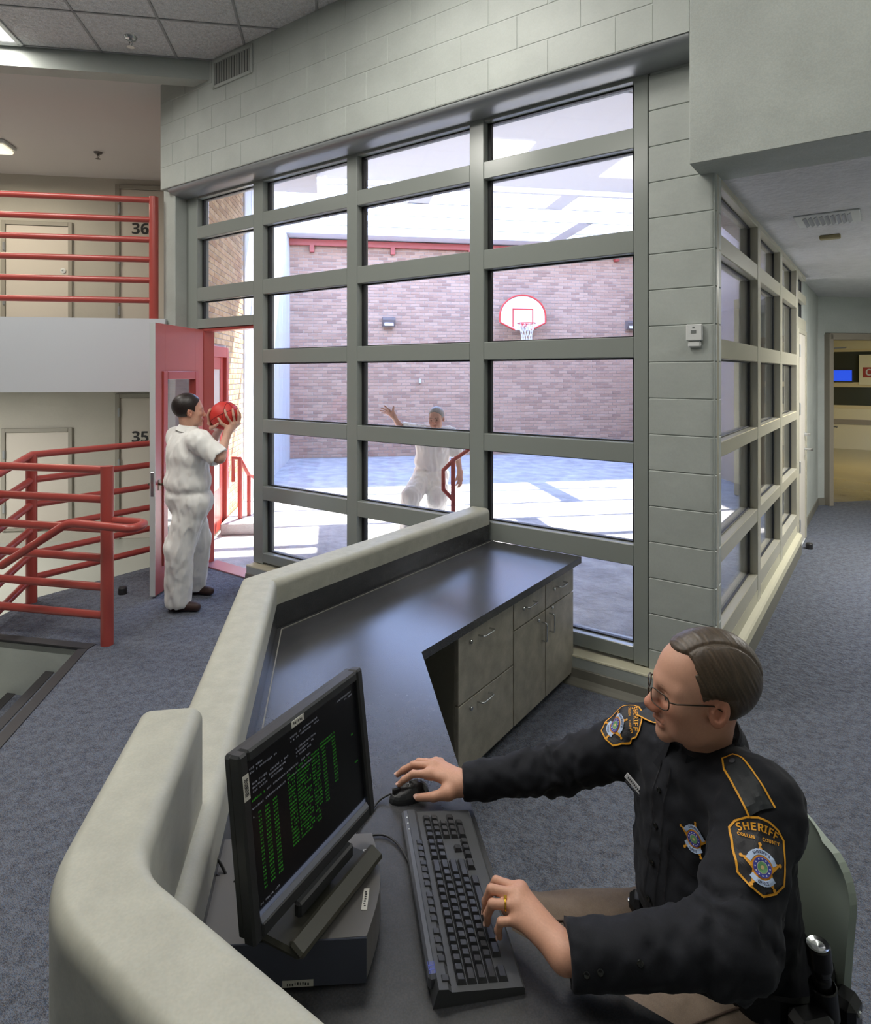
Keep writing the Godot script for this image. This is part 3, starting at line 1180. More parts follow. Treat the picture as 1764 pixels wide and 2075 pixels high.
	b2.cbox(Transform3D(xb, (c[0] + c[1]) * 0.5 + Vector3(0, 2.345, 0)), Vector3(1.15, 0.09, 0.20), 0.005)
	pb("frame", b2, mat("taupe", col(140, 132, 118), 0.45), ed)
	b2 = B.new()
	var hz: Vector3 = na(-7.98, 6.92, 0)
	b2.bx(hz + Vector3(0, 0.01, -0.94), hz + Vector3(0.045, 2.26, 0), 0.004)
	pb("leaf", b2, mat("yellow_door", col(196, 184, 138), 0.35), ed)
	b2 = B.new()
	b2.tube([hz + Vector3(0.045, 1.02, -0.86), hz + Vector3(0.11, 1.02, -0.86), hz + Vector3(0.112, 1.02, -0.75)], 0.011, 10)
	b2.bx(hz + Vector3(0.045, 0.93, -0.90), hz + Vector3(0.055, 1.12, -0.82), 0.003)
	pb("handle", b2, mats.chrome, ed)
	b2 = B.new()
	b2.bx(hz + Vector3(0.045, 2.12, -0.35), hz + Vector3(0.10, 2.18, -0.10), 0.008)
	b2.tube([hz + Vector3(0.08, 2.19, -0.2), hz + Vector3(0.26, 2.2, -0.12)], 0.01, 8)
	pb("closer", b2, mats.steel, ed)


func make_far_room() -> void:
	# yellow-lit corridor seen through the open end door
	var b := B.new()
	b.slab([Vector2(-1.25, -10.45), Vector2(-0.75, -10.42), Vector2(1.0, -12.2), Vector2(3.6, -14.6), Vector2(3.6, -18.6), Vector2(-1.6, -18.6)], -0.2, -0.001)
	struct("floor_far", b, mats.tanfloor)
	b = B.new()
	b.slab([Vector2(-1.7, -10.6), Vector2(-0.75, -10.55), Vector2(1.0, -12.3), Vector2(3.7, -15.0), Vector2(3.7, -18.8), Vector2(-1.9, -18.8)], 2.75, 2.95)
	struct("ceiling_far", b, mats.plaster)
	b = B.new()
	b.bx(Vector3(-1.9, 0, -18.8), Vector3(3.7, 0.98, -18.3), 0.0)
	b.bx(Vector3(-1.9, 2.42, -18.8), Vector3(3.7, 2.95, -18.3), 0.0)
	b.bx(Vector3(-1.9, 0, -18.8), Vector3(-1.6, 2.95, -10.4), 0.0)
	b.bx(Vector3(3.6, 0, -18.8), Vector3(3.9, 2.95, -12.0), 0.0)
	b.bx(Vector3(-1.9, 0.98, -19.6), Vector3(3.7, 2.95, -19.4), 0.0)
	struct("wall_far", b, mat("cream", col(210, 202, 168), 0.5))
	b = B.new()
	b.bx(Vector3(-1.6, 0.60, -18.30), Vector3(3.6, 0.72, -18.27), 0.004)
	struct("trim_far", b, mat("taupe", Color.WHITE))
	var w := struct_node("window_3")
	for r in [[0.98, 1.06], [1.50, 1.62], [2.36, 2.42]]:
		b = B.new()
		b.bx(Vector3(-1.6, r[0], -18.42), Vector3(3.6, r[1], -18.29), 0.004)
		pb("rail", b, mat("cream2", col(206, 192, 150), 0.5), w)
	for r in [[1.06, 1.50], [1.62, 2.36]]:
		b = B.new()
		b.bx(Vector3(-1.6, r[0], -18.37), Vector3(3.6, r[1], -18.36), 0.0)
		pb("pane", b, mat("dark_glass", col(66, 70, 62), 0.06), w)
	# lettered board and a lit monitor behind that glass line
	var s := thing("sign", "small red sign with a white letter C in the far yellow-lit corridor", "sign", Vector3(-0.52, 1.88, -18.24))
	b = B.new()
	b.bx(Vector3(-0.06, -0.32, -0.03), Vector3(0.24, 0.40, 0.0), 0.003)
	pb("board", b, mat("cream3", col(214, 210, 180), 0.5), s)
	b = B.new()
	b.bx(Vector3(0.02, -0.14, 0.0), Vector3(0.235, 0.10, 0.015), 0.003)
	pb("panel", b, mat("sign_red", col(150, 40, 40), 0.4), s)
	var t := part("letter", text_mesh("C", 0.21, 0.006, "Droid Sans", true), mats.white_edge, s)
	t.position = Vector3(0.13, -0.02, 0.018)
	var m := thing("monitor", "tiny blue-lit screen behind the far corridor glass", "monitor", Vector3(-0.95, 1.78, -18.24))
	b = B.new()
	b.bx(Vector3(-0.26, -0.16, 0.0), Vector3(0.26, 0.16, 0.02), 0.01)
	pb("casing", b, mats.black, m)
	b = B.new()
	b.bx(Vector3(-0.23, -0.13, 0.02), Vector3(0.23, 0.13, 0.025), 0.002)
	var sc := mat("blue_screen", col(40, 70, 150), 0.3)
	sc.emission_enabled = true
	sc.emission = Color(0.15, 0.35, 1.0)
	sc.emission_energy_multiplier = 0.7
	pb("screen", b, sc, m)
	var c := thing("ceiling_light", "unseen ceiling light placed to light the far yellow corridor", "ceiling light", Vector3(0.2, 2.75, -14.5))
	b = B.new()
	b.bx(Vector3(-0.6, -0.03, -0.3), Vector3(0.6, 0.0, 0.3), 0.01)
	pb("diffuser", b, mats.lamp_warm, c)
	area_light("unseen_far_lamp", Vector3(0.2, 2.70, -14.5), 1.2, 0.6, 5.0, Color(1, 0.90, 0.60))  # out of view above the doorway, lights the far corridor yellow


func make_fixtures() -> void:
	# wall grille
	var g := thing("vent_grille", "vertical-slat air grille high on the block wall under the ceiling", "vent", Vector3(-4.582, 4.462, -3.406))
	var b := B.new()
	var hw := 0.257
	var hh := 0.109
	b.bx(Vector3(-hw, -hh, 0), Vector3(hw, hh, 0.004), 0.0)
	pb("backing", b, mat("vent_dark", col(84, 86, 84), 0.7), g)
	b = B.new()
	for s in [-1, 1]:
		b.bx(Vector3(s * hw - 0.014, -hh - 0.014, 0.0), Vector3(s * hw + 0.014, hh + 0.014, 0.014), 0.003)
		b.bx(Vector3(-hw, s * hh - 0.014, 0.0), Vector3(hw, s * hh + 0.014, 0.014), 0.003)
	pb("frame", b, mats.paint, g)
	for k in 14:
		b = B.new()
		b.cbox(Transform3D(Basis(Vector3.UP, 1.15), Vector3(-hw + 0.03 + k * 0.035, 0, 0.008)), Vector3(0.016, hh * 2 - 0.02, 0.004), 0.0)
		pb("slat", b, mat("vent_slat", col(170, 172, 166), 0.5), g)
	# corridor diffuser and smoke strip
	var d := thing("air_diffuser", "white louvred air diffuser in the corridor ceiling", "vent", Vector3(-0.342, 2.905, -5.13))
	b = B.new()
	b.bx(Vector3(-0.19, -0.012, -0.19), Vector3(0.19, 0.0, 0.19), 0.006)
	pb("frame", b, mats.white_edge, d)
	for k in 9:
		b = B.new()
		b.cbox(Transform3D(Basis(Vector3.BACK, 0.6), Vector3(-0.128 + k * 0.032, -0.018, 0)), Vector3(0.024, 0.003, 0.28), 0.0)
		pb("louvre", b, mat("louvre", col(170, 172, 178), 0.5), d)
	b = B.new()
	b.bx(Vector3(-0.44, 2.875, -5.82), Vector3(-0.30, 2.905, -5.745), 0.006)
	single("ceiling_plate", b, mat("brass_dull", col(150, 140, 104), 0.5), "small tan plate on the corridor ceiling beyond the diffuser", "plate")
	# sprinklers
	for q in [[na(-5.57, -1.63, 4.6125), "chrome sprinkler head on the tiled ceiling"], [na(-8.5, -2.87, 4.60), "dark sprinkler head under the walkway soffit"]]:
		var s := thing("sprinkler", q[1], "sprinkler", q[0])
		var m: Material = mats.chrome if q[1].begins_with("chrome") else mat("dull_metal", col(110, 108, 104), 0.4, 0.7)
		b = B.new()
		b.lathe(Transform3D(), [Vector2(0, -0.03), Vector2(0.04, -0.022), Vector2(0.05, -0.006), Vector2(0.052, 0.0), Vector2(0, 0.0)], 20)
		pb("escutcheon", b, m, s)
		b = B.new()
		b.tube([Vector3(0, -0.02, 0), Vector3(0, -0.045, 0)], 0.016, 10)
		for sg in [-1.0, 1.0]:
			b.tube([Vector3(0.014 * sg, -0.045, 0), Vector3(0.026 * sg, -0.06, 0), Vector3(0.0, -0.08, 0)], 0.004, 6)
		b.lathe(Transform3D(Basis(), Vector3(0, -0.085, 0)), [Vector2(0, 0), Vector2(0.03, 0.0), Vector2(0.03, 0.003), Vector2(0, 0.004)], 12)
		pb("deflector", b, m, s)
	# thermostat
	var t := thing("thermostat", "white thermostat box on the block column", "thermostat", Vector3(-0.855, 2.035, -3.617))
	b = B.new()
	b.bx(Vector3(-0.042, -0.028, 0.0), Vector3(0.042, 0.062, 0.028), 0.005)
	pb("cover", b, mat("white_plastic", col(214, 216, 214), 0.45), t)
	b = B.new()
	b.bx(Vector3(-0.034, -0.064, 0.0), Vector3(0.034, -0.029, 0.022), 0.008)
	pb("dial", b, mat("white_plastic", Color.WHITE), t)
	b = B.new()
	b.bx(Vector3(-0.016, 0.012, 0.028), Vector3(0.012, 0.03, 0.0295), 0.0005)
	b.bx(Vector3(-0.008, 0.04, 0.028), Vector3(0.004, 0.048, 0.0295), 0.0005)
	pb("display", b, mat("grey_lcd", col(120, 124, 122), 0.4), t)


func make_yard_things() -> void:
	var face := Vector3(SQ, 0, SQ)
	# backboard
	var o := thing("basketball_hoop", "fan-shaped white basketball backboard with red edge, orange rim and net", "basketball hoop", na(-13.62, 4.23, 0), PI / 4)
	var pts := PackedVector2Array()
	for q in [[-0.19, 2.80], [0.19, 2.80], [0.545, 2.97]]:
		pts.append(Vector2(q[0], q[1]))
	for i in 17:
		var an: float = PI * i / 16.0
		pts.append(Vector2(0.545 * cos(an), 3.11 + 0.47 * sin(an)))
	pts.append(Vector2(-0.545, 2.97))
	var b := B.new()
	b.ext(Transform3D(Basis(), Vector3(0, 0, -0.03)), pts, 0.03)
	pb("backboard", b, mat("board_white", col(224, 224, 228), 0.4), o)
	b = B.new()
	for i in pts.size():
		var p := pts[i]
		var q := pts[(i + 1) % pts.size()]
		if i == 0:
			continue
		b.tube([Vector3(p.x, p.y, 0.0) * Vector3(0.97, 1, 1), Vector3(q.x, q.y, 0.0) * Vector3(0.97, 1, 1)], 0.020, 6)
	pb("border", b, mat("rim_red", col(206, 66, 58), 0.4), o)
	b = B.new()
	for r in [[-0.24, -0.215, 2.86, 3.27], [0.215, 0.24, 2.86, 3.27], [-0.24, 0.24, 3.255, 3.28]]:
		b.bx(Vector3(r[0], r[2], 0.0), Vector3(r[1], r[3], 0.006), 0.001)
	pb("target_square", b, mat("rim_red", Color.WHITE), o)
	b = B.new()
	var ring := []
	for i in 25:
		ring.append(Vector3(0.20 * cos(TAU * i / 24), 2.93, 0.28 + 0.20 * sin(TAU * i / 24)))
	b.tube(ring, 0.010, 8, false)
	b.bx(Vector3(-0.07, 2.86, 0.0), Vector3(0.07, 2.945, 0.09), 0.004)
	pb("rim", b, mat("rim_red", Color.WHITE), o)
	b = B.new()
	for i in 12:
		for sg in [-1.0, 1.0]:
			var line := []
			for k in 5:
				var an: float = TAU * i / 12 + sg * k * 0.26
				var rr: float = [0.20, 0.155, 0.125, 0.11, 0.115][k]
				line.append(Vector3(rr * cos(an), 2.925 - 0.1 * k, 0.28 + rr * sin(an)))
			b.tube(line, 0.0055, 5, false)
	pb("net", b, mat("net_white", col(228, 228, 226), 0.8), o)
	b = B.new()
	b.bx(Vector3(-0.3, 2.95, -0.36), Vector3(-0.25, 3.0, -0.03), 0.004)
	b.bx(Vector3(0.25, 2.95, -0.36), Vector3(0.3, 3.0, -0.03), 0.004)
	b.bx(Vector3(-0.3, 3.35, -0.36), Vector3(-0.25, 3.4, -0.03), 0.004)
	b.bx(Vector3(0.25, 3.35, -0.36), Vector3(0.3, 3.4, -0.03), 0.004)
	pb("bracket", b, mats.steel, o)
	# wall lights
	for q in [[1.26, "grey wall-pack light on the brick wall left of the hoop"], [6.98, "grey wall-pack light on the brick wall right of the hoop"]]:
		var l := thing("wall_light", q[1], "wall light", na(-13.97, q[0], 2.965), PI / 4)
		b = B.new()
		b.ext(Transform3D(Basis(Vector3(0, 0, 1), Vector3(0, 1, 0), Vector3(-1, 0, 0)), Vector3(0.14, 0, 0)), PackedVector2Array([Vector2(0, -0.1), Vector2(0.06, -0.1), Vector2(0.15, 0.04), Vector2(0.15, 0.1), Vector2(0, 0.1)]), 0.28)
		pb("housing", b, mat("pack_grey", col(120, 112, 112), 0.5), l)
		b = B.new()
		b.cbox(Transform3D(Basis(Vector3.RIGHT, -0.57), Vector3(0, -0.03, 0.113)), Vector3(0.2, 0.13, 0.012), 0.002)
		pb("lens", b, mat("lens_white", col(232, 232, 240), 0.3), l)
	var ob := B.new()
	ob.cbox(Transform3D(Basis(Vector3.UP, PI / 4), na(-13.96, 1.96, 1.665)), Vector3(0.05, 0.10, 0.05), 0.006)
	single("outlet_box", ob, mats.white_edge, "small white outlet box on the brick wall behind the man in the yard", "outlet")
	# red handrails by the yard door and further right
	var h := thing("handrail", "low red handrail on the yard steps, seen through the doorway", "handrail", Vector3(-6.246, 0, -4.747))
	pipe(h, "post", [Vector3.ZERO, Vector3(0, 0.83, 0)], 0.027)
	pipe(h, "post", [Vector3(-0.04, 0, -0.16), Vector3(-0.04, 0.60, -0.16)], 0.024)
	pipe(h, "post", [Vector3(-0.12, 0, -0.42), Vector3(-0.12, 0.52, -0.42)], 0.024)
	pipe(h, "rail", [Vector3(-0.06, 0.55, 0.05), Vector3(-0.06, 0.83, 0.05), Vector3(0, 0.83, 0), Vector3(-0.04, 0.60, -0.16), Vector3(-0.12, 0.50, -0.42)], 0.022)
	var h2 := thing("handrail", "red handrail in the sunlit yard beside the crouching man's hand", "handrail", Vector3(-3.40, 0, -5.50))
	pipe(h2, "post", [Vector3.ZERO, Vector3(0, 1.12, 0)], 0.03)
	pipe(h2, "post", [Vector3(-0.27, 0, 0.06), Vector3(-0.27, 0.95, 0.06)], 0.024)
	pipe(h2, "rail", [Vector3(0.2, 1.12, -0.05), Vector3(0, 1.12, 0), Vector3(-0.27, 0.93, 0.06), Vector3(-0.38, 0.82, 0.08), Vector3(-0.38, 0.62, 0.08), Vector3(-0.27, 0.52, 0.06)], 0.022)
	# red framed door in the side wall, over a little landing
	var s0 := na(-6.72, -1.34, 0)
	var sd := (na(-14.2, -0.88, 0) - s0).normalized()
	var sf := Vector3(-sd.z, 0, sd.x)
	if sf.dot(na(0, 1, 0)) < 0.0:
		sf = -sf
	var basis := Basis(sd, Vector3.UP, sf)
	var dd := thing("yard_door", "red framed glass door in the yard's brick side wall", "door", s0 + sd * 0.71)
	dd.basis = basis
	b = B.new()
	for r in [[-0.52, -0.42, 0.0, 2.14], [0.42, 0.52, 0.0, 2.14], [-0.42, 0.42, 2.02, 2.14]]:
		b.bx(Vector3(r[0], r[2], -0.05), Vector3(r[1], r[3], 0.05), 0.005)
	pb("frame", b, mats.red, dd)
	b = B.new()
	for r in [[-0.42, -0.27, 0.02, 2.02], [0.27, 0.42, 0.02, 2.02], [-0.27, 0.27, 1.88, 2.02], [-0.27, 0.27, 0.02, 0.5]]:
		b.bx(Vector3(r[0], r[2], -0.03), Vector3(r[1], r[3], 0.01), 0.004)
	pb("leaf", b, mats.red, dd)
	b = B.new()
	b.bx(Vector3(-0.27, 0.5, -0.015), Vector3(0.27, 1.88, -0.008), 0.0)
	pb("pane", b, mat("grey_glass", col(128, 126, 132), 0.1), dd)
	b = B.new()
	b.cbox(Transform3D(basis, s0 + sd * 1.55 + sf * 0.26 + Vector3(0, 0.05, 0)), Vector3(1.5, 0.13, 0.42), 0.01)
	single("landing", b, mats.concrete, "concrete landing along the yard's brick side wall below the red door", "landing")


# ---------------------------------------------------------------- the control desk
func wall_profile(half: float, top: float, r: float) -> Array:
	var o := [Vector2(-half, 0.0)]
	for i in 10:
		var an := PI / 2 * i / 9.0
		o.append(Vector2(-half + r - r * cos(an), top - r + r * sin(an)))
	for i in 10:
		var an := PI / 2 * (1.0 - i / 9.0)
		o.append(Vector2(half - r + r * cos(an), top - r + r * sin(an)))
	o.append(Vector2(half, 0.0))
	return o


func arc_path(a: Vector2, c: Vector2, d: Vector2, r: float) -> Array:
	var o := []
	var p := c + (a - c).normalized() * r
	var q := c + (d - c).normalized() * r
	for i in 10:
		var t := i / 9.0
		o.append(p.lerp(c, t).lerp(c.lerp(q, t), t))
	return o


func make_desk_walls() -> void:
	var b := B.new()
	var v := Vector2(-2.2175, -1.785)
	var e := Vector2(-0.96, -0.5275)
	b.sweep([Vector2(-2.2175, -3.60), v, e], wall_profile(0.0775, 0.94, 0.032), true)
	single("half_wall", b, mats.halfwall, "long low painted block wall capping the desk, running from the glazing", "low wall")
	b = B.new()
	var s := Vector2(-1.199, -0.7405)
	var c := Vector2(-0.886, -0.4275)
	var path := [s]
	path += arc_path(s, c, Vector2(1.4, -0.4275), 0.075)
	path.append(Vector2(1.4, -0.4275))
	b.sweep(path, wall_profile(0.062, 1.14, 0.026), true)
	single("half_wall", b, mats.halfwall, "taller rounded cream wall in the near left corner, in front of the monitor", "low wall")
	# worktop
	b = B.new()
	b.slab([Vector2(-2.138, -3.60), Vector2(-1.50, -3.60), Vector2(-1.50, -2.0), Vector2(-0.605, -1.105), Vector2(1.3, -1.105), Vector2(1.3, -0.49), Vector2(-0.815, -0.49), Vector2(-2.138, -1.813)], 0.692, 0.73)
	var top := single("worktop", b, mats.desk, "dark grey laminate worktop that turns along the low wall", "worktop")
	b = B.new()
	b.sweep([Vector2(-2.139, -3.60), Vector2(-2.139, -1.817), Vector2(-0.84, -0.518)], [Vector2(0.0, 0.73), Vector2(-0.02, 0.73), Vector2(-0.02, 0.832), Vector2(-0.018, 0.835), Vector2(0.0, 0.835)])
	pb("backsplash", b, mats.desk, top)
	b = B.new()
	b.sweep([Vector2(-2.118, -3.60), Vector2(-2.118, -1.826), Vector2(-0.85, -0.558)], [Vector2(0.0, 0.7295), Vector2(-0.004, 0.7295), Vector2(-0.004, 0.733), Vector2(0.0, 0.733)])
	pb("seam_strip", b, mat("seam", col(128, 126, 118), 0.5), top)


func pull(parent: Node3D, p: Vector3, upright: bool) -> void:
	var b := B.new()
	var h := Vector3(0, 0.05, 0) if upright else Vector3(0, 0, 0.05)
	var o := Vector3(0.032, 0, 0)
	var pts := [p - h]
	pts += bend(p - h, p - h + o, p + h + o, 0.012, 4)
	pts += bend(p - h + o, p + h + o, p + h, 0.012, 4)
	pts.append(p + h)
	b.tube(pts, 0.0045, 8)
	pb("handle", b, mats.chrome, parent)


func lock(parent: Node3D, p: Vector3) -> void:
	var b := B.new()
	b.lathe(Transform3D(Basis(Vector3.BACK, -PI / 2), p), [Vector2(0.010, 0), Vector2(0.010, 0.008), Vector2(0.008, 0.011), Vector2(0, 0.011)], 14)
	pb("lock", b, mats.chrome, parent)


func make_cabinets() -> void:
	var xf := -1.532
	var units := [
		[-2.812, -2.310, "nearest laminate cabinet with two deep drawers, under the worktop", [["drawer", 0.370, 0.688, -2.53, 0.628], ["drawer", 0.052, 0.364, -2.52, 0.328]]],
		[-3.176, -2.816, "middle laminate cabinet with one drawer over a door, beside the two-drawer unit", [["drawer", 0.535, 0.688, -2.975, 0.625], ["door", 0.052, 0.529, -3.13, 0.43]]],
		[-3.556, -3.180, "end laminate cabinet with one drawer over a door, against the glazing", [["drawer", 0.535, 0.688, -3.36, 0.625], ["door", 0.052, 0.529, -3.225, 0.45]]],
	]
	for u in units:
		var o := thing("cabinet", u[2], "cabinet")
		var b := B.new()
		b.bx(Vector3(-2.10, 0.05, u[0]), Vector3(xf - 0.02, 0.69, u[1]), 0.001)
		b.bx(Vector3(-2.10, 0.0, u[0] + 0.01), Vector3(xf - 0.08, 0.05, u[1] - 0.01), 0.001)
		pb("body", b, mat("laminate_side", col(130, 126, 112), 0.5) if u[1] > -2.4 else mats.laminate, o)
		for d in u[3]:
			b = B.new()
			b.bx(Vector3(xf - 0.0195, d[1], u[0] + 0.003), Vector3(xf, d[2], u[1] - 0.003), 0.002)
			var f := pb(d[0], b, mats.laminate, o)
			if d[0] == "drawer":
				pull(f, Vector3(xf, d[4], d[3]), false)
				lock(f, Vector3(xf, d[4] - 0.005, u[1] - 0.10))
			else:
				pull(f, Vector3(xf, d[4], d[3]), true)
				lock(f, Vector3(xf, d[4] + 0.075, d[3] + (0.045 if u[1] > -3.0 else -0.03)))


# a screen of rows of tiny illegible characters, as the photograph shows it
func terminal() -> ImageTexture:
	var w := 640
	var h := 512
	var im := Image.create(w, h, false, Image.FORMAT_RGB8)
	im.fill(col(8, 9, 12))
	var r := RandomNumberGenerator.new()
	r.seed = 77
	var put := func(c0: int, row: int, n: int, c: Color) -> void:
		for k in n:
			if r.randf() < 0.12 and n > 3:
				continue
			for py in 6:
				for px in 5:
					var on := (px == 0 or px == 4 or py == 0 or py == 5 or py == 3) and r.randf() < 0.72
					if on:
						im.set_pixel(clampi((c0 + k) * 8 + px + 2, 0, w - 1), clampi(row * 13 + py + 4, 0, h - 1), c)
	var W := col(196, 200, 214)
	var G := col(70, 216, 48)
	put.call(2, 2, 8, W); put.call(2, 3, 17, W); put.call(28, 2, 20, W); put.call(28, 3, 21, W); put.call(64, 2, 12, W); put.call(70, 3, 7, W)
	put.call(3, 6, 9, W); put.call(14, 6, 12, W); put.call(30, 6, 16, W); put.call(3, 7, 8, W); put.call(13, 7, 11, W); put.call(31, 7, 14, W); put.call(3, 8, 9, W); put.call(14, 8, 10, W); put.call(31, 8, 11, W)
	put.call(2, 10, 8, G); put.call(11, 10, 30, W); put.call(2, 12, 40, W)
	for row in range(9, 34):
		if row > 13:
			put.call(5, row, 2, G); put.call(9, row, 3, G); put.call(14, row, 3, G)
		if row > 10 and row < 31:
			put.call(24, row, 5, G); put.call(30, row, 10 if row % 3 else 8, G)
			put.call(41, row, 6 if row < 27 else 4, G)
		if row == 10 or row == 11:
			put.call(48, row, 12, G)
		if row > 11 and row < 28:
			put.call(49, row, 3, G)
		if row > 11 and row < 25:
			put.call(57, row, 3, G)
	put.call(73, 15, 2, G); put.call(74, 24, 3, G); put.call(2, 14, 1, Color.WHITE); put.call(2, 36, 12, W)
	for y in range(h - 26, h):
		for x in w:
			im.set_pixel(x, y, col(120, 128, 150) if y > h - 22 else col(40, 46, 60))
	im.generate_mipmaps()
	return ImageTexture.create_from_image(im)


func sticker(parent: Node3D, x: Transform3D, w: float, h: float, lines: int, upright: bool, label: String) -> void:
	var b := B.new()
	b.cbox(x, Vector3(w, h, 0.0008), 0.0)
	var s := pb("sticker", b, mat("label_white", col(206, 204, 196), 0.5), parent, label)
	b = B.new()
	rng.seed = lines * 31 + int(w * 1000)
	for k in lines:
		var t := (k + 0.5) / lines - 0.5
		var p := Vector3(t * w * 0.7, 0, 0.0006) if upright else Vector3(t * w * 0.75, rng.randf_range(-0.1, 0.1) * h, 0.0006)
		b.cbox(x * Transform3D(Basis(), p), Vector3(w * 0.7 / lines * rng.randf_range(0.3, 0.75), h * (0.6 if upright else 0.34), 0.0006), 0.0)
	pb("print", b, mats.black, s)


func make_computer() -> void:
	var T := 3.0 * PI / 4.0
	# flat case under the screen
	var fr := Vector3(-0.764, 0.73, -0.854)                       # front near corner on the desk
	var pc := thing("desktop_computer", "flat grey desktop computer case lying under the monitor", "computer", fr, T - 0.10)
	var b := B.new()
	var poly := PackedVector2Array()
	for i in 9:
		var t := i / 8.0
		poly.append(Vector2(0.004 + t * 0.256, -(0.0 + 0.022 * sin(t * PI))))
	poly.append(Vector2(0.262, 0.33))
	poly.append(Vector2(0.0, 0.33))
	b.ext(Transform3D(Basis(Vector3(1, 0, 0), Vector3(0, 0, -1), Vector3(0, 1, 0)), Vector3(0, 0.006, 0)), poly, 0.078)
	pb("case", b, mat("pc_grey", col(92, 90, 88), 0.42), pc)
	b = B.new()
	b.bx(Vector3(-0.001, 0.004, -0.33), Vector3(0.0005, 0.084, 0.0), 0.0)
	b.bx(Vector3(-0.0005, 0.0825, -0.33), Vector3(0.002, 0.0855, 0.0), 0.001)
	pb("side_panel", b, mat("pc_side", col(74, 78, 92), 0.35), pc)
	for q in [[0.02, -0.02], [0.24, -0.02], [0.02, -0.3], [0.24, -0.3]]:
		b = B.new()
		b.lathe(Transform3D(Basis(), Vector3(q[0], 0, q[1])), [Vector2(0, 0), Vector2(0.012, 0), Vector2(0.012, 0.007), Vector2(0, 0.007)], 12)
		pb("foot", b, mats.black, pc)
	var flat := Basis(Vector3.RIGHT, -PI / 2)
	sticker(pc, Transform3D(Basis(Vector3.UP, -0.06) * flat, Vector3(0.084, 0.0847, -0.006)), 0.050, 0.011, 7, false, "white printed strip on the case top")
	sticker(pc, Transform3D(flat, Vector3(0.205, 0.0847, -0.012)), 0.014, 0.010, 2, false, "")
	sticker(pc, Transform3D(Basis(Vector3.UP, -PI / 2), Vector3(-0.0018, 0.011, -0.122)), 0.055, 0.012, 9, false, "white strip low on the case's side")
	# screen
	var m := thing("monitor", "black flat-panel monitor with green text, tilted back on the computer case", "monitor", Vector3(0, 0, 0))
	var mb := Transform3D(Basis(Vector3.UP, YAW + 1.0978), Vector3(-0.217 * cos(YAW) - 1.22 * sin(YAW), 0.816, -(-0.217 * sin(YAW) + 1.22 * cos(YAW))))
	m.transform = mb
	var tilt := Transform3D(Basis(Vector3.RIGHT, -0.115), Vector3(0, 0.054, 0))
	var blk := mat("bezel", col(44, 46, 48), 0.42)
	b = B.new()
	var W := 0.373
	var H := 0.312
	for r in [[-W / 2, -W / 2 + 0.021, 0.0, H], [W / 2 - 0.021, W / 2, 0.0, H], [-W / 2 + 0.021, W / 2 - 0.021, 0.0, 0.026], [-W / 2 + 0.021, W / 2 - 0.021, H - 0.021, H]]:
		b.cbox(tilt * Transform3D(Basis(), Vector3((r[0] + r[1]) / 2, (r[2] + r[3]) / 2, -0.011)), Vector3(r[1] - r[0], r[3] - r[2], 0.026), 0.004)
	pb("bezel", b, blk, m)
	b = B.new()
	b.cbox(tilt * Transform3D(Basis(), Vector3(0, H / 2, -0.030)), Vector3(W - 0.006, H - 0.006, 0.022), 0.006)
	b.cbox(tilt * Transform3D(Basis(), Vector3(0, H / 2 - 0.02, -0.050)), Vector3(W * 0.66, H * 0.62, 0.03), 0.01)
	pb("back_shell", b, blk, m)
	b = B.new()
	b.cbox(tilt * Transform3D(Basis(Vector3.RIGHT, -0.5), Vector3(0, 0.0285, -0.003)), Vector3(W - 0.044, 0.011, 0.004), 0.001)
	pb("chin_strip", b, mat("strip_grey", col(112, 116, 128), 0.35), m)
	var scr := QuadMesh.new()
	scr.size = Vector2(W - 0.042, H - 0.050)
	var sm := StandardMaterial3D.new()
	sm.albedo_texture = terminal()
	sm.albedo_color = Color(0.5, 0.5, 0.5)
	sm.roughness = 0.35
	sm.emission_enabled = true
	sm.emission_texture = sm.albedo_texture
	sm.emission = Color.BLACK
	sm.emission_operator = BaseMaterial3D.EMISSION_OP_ADD
	sm.emission_energy_multiplier = 0.34
	var so := part("screen", scr, sm, m)
	so.transform = tilt * Transform3D(Basis(), Vector3(0, 0.029 + (H - 0.050) / 2, -0.008))
	sticker(m, tilt * Transform3D(Basis(Vector3.BACK, -PI / 2), Vector3(-W / 2 + 0.0105, H - 0.055, 0.0025)), 0.042, 0.014, 12, true, "white barcode sticker")
	sticker(m, tilt * Transform3D(Basis(), Vector3(-0.036, H - 0.0105, 0.0025)), 0.036, 0.012, 6, false, "small cream sticker")
	b = B.new()
	b.cbox(Transform3D(Basis(), Vector3(0, 0.008, -0.02)), Vector3(0.255, 0.016, 0.13), 0.006)
	b.cbox(Transform3D(Basis(Vector3.RIGHT, 0.5), Vector3(0, 0.021, 0.040)), Vector3(0.262, 0.014, 0.034), 0.005)
	var base := pb("stand_base", b, mat("base_olive", col(58, 58, 50), 0.4), m)
	b = B.new()
	b.cbox(Transform3D(Basis(Vector3.RIGHT, -0.2), Vector3(0, 0.09, -0.035)), Vector3(0.09, 0.16, 0.03), 0.008)
	pb("stand_neck", b, blk, m)
	b = B.new()
	b.cbox(Transform3D(Basis(), Vector3(0.0, 0.044, 0.006)), Vector3(0.17, 0.028, 0.016), 0.004)
	pb("hinge_cover", b, blk, m)
	# keyboard
	var kc := Vector3(-0.744, 0.73, -1.109)
	var kb := thing("keyboard", "black full-size keyboard on the worktop under the officer's hand", "keyboard", kc, T)
	var kt := Transform3D(Basis(Vector3.RIGHT, 0.085), Vector3(0, 0.020, 0))
	b = B.new()
	var side := PackedVector2Array([Vector2(-0.084, 0.0), Vector2(0.080, 0.0), Vector2(0.082, 0.010), Vector2(0.078, 0.014), Vector2(-0.050, 0.024), Vector2(-0.056, 0.030), Vector2(-0.073, 0.032), Vector2(-0.076, 0.026)])
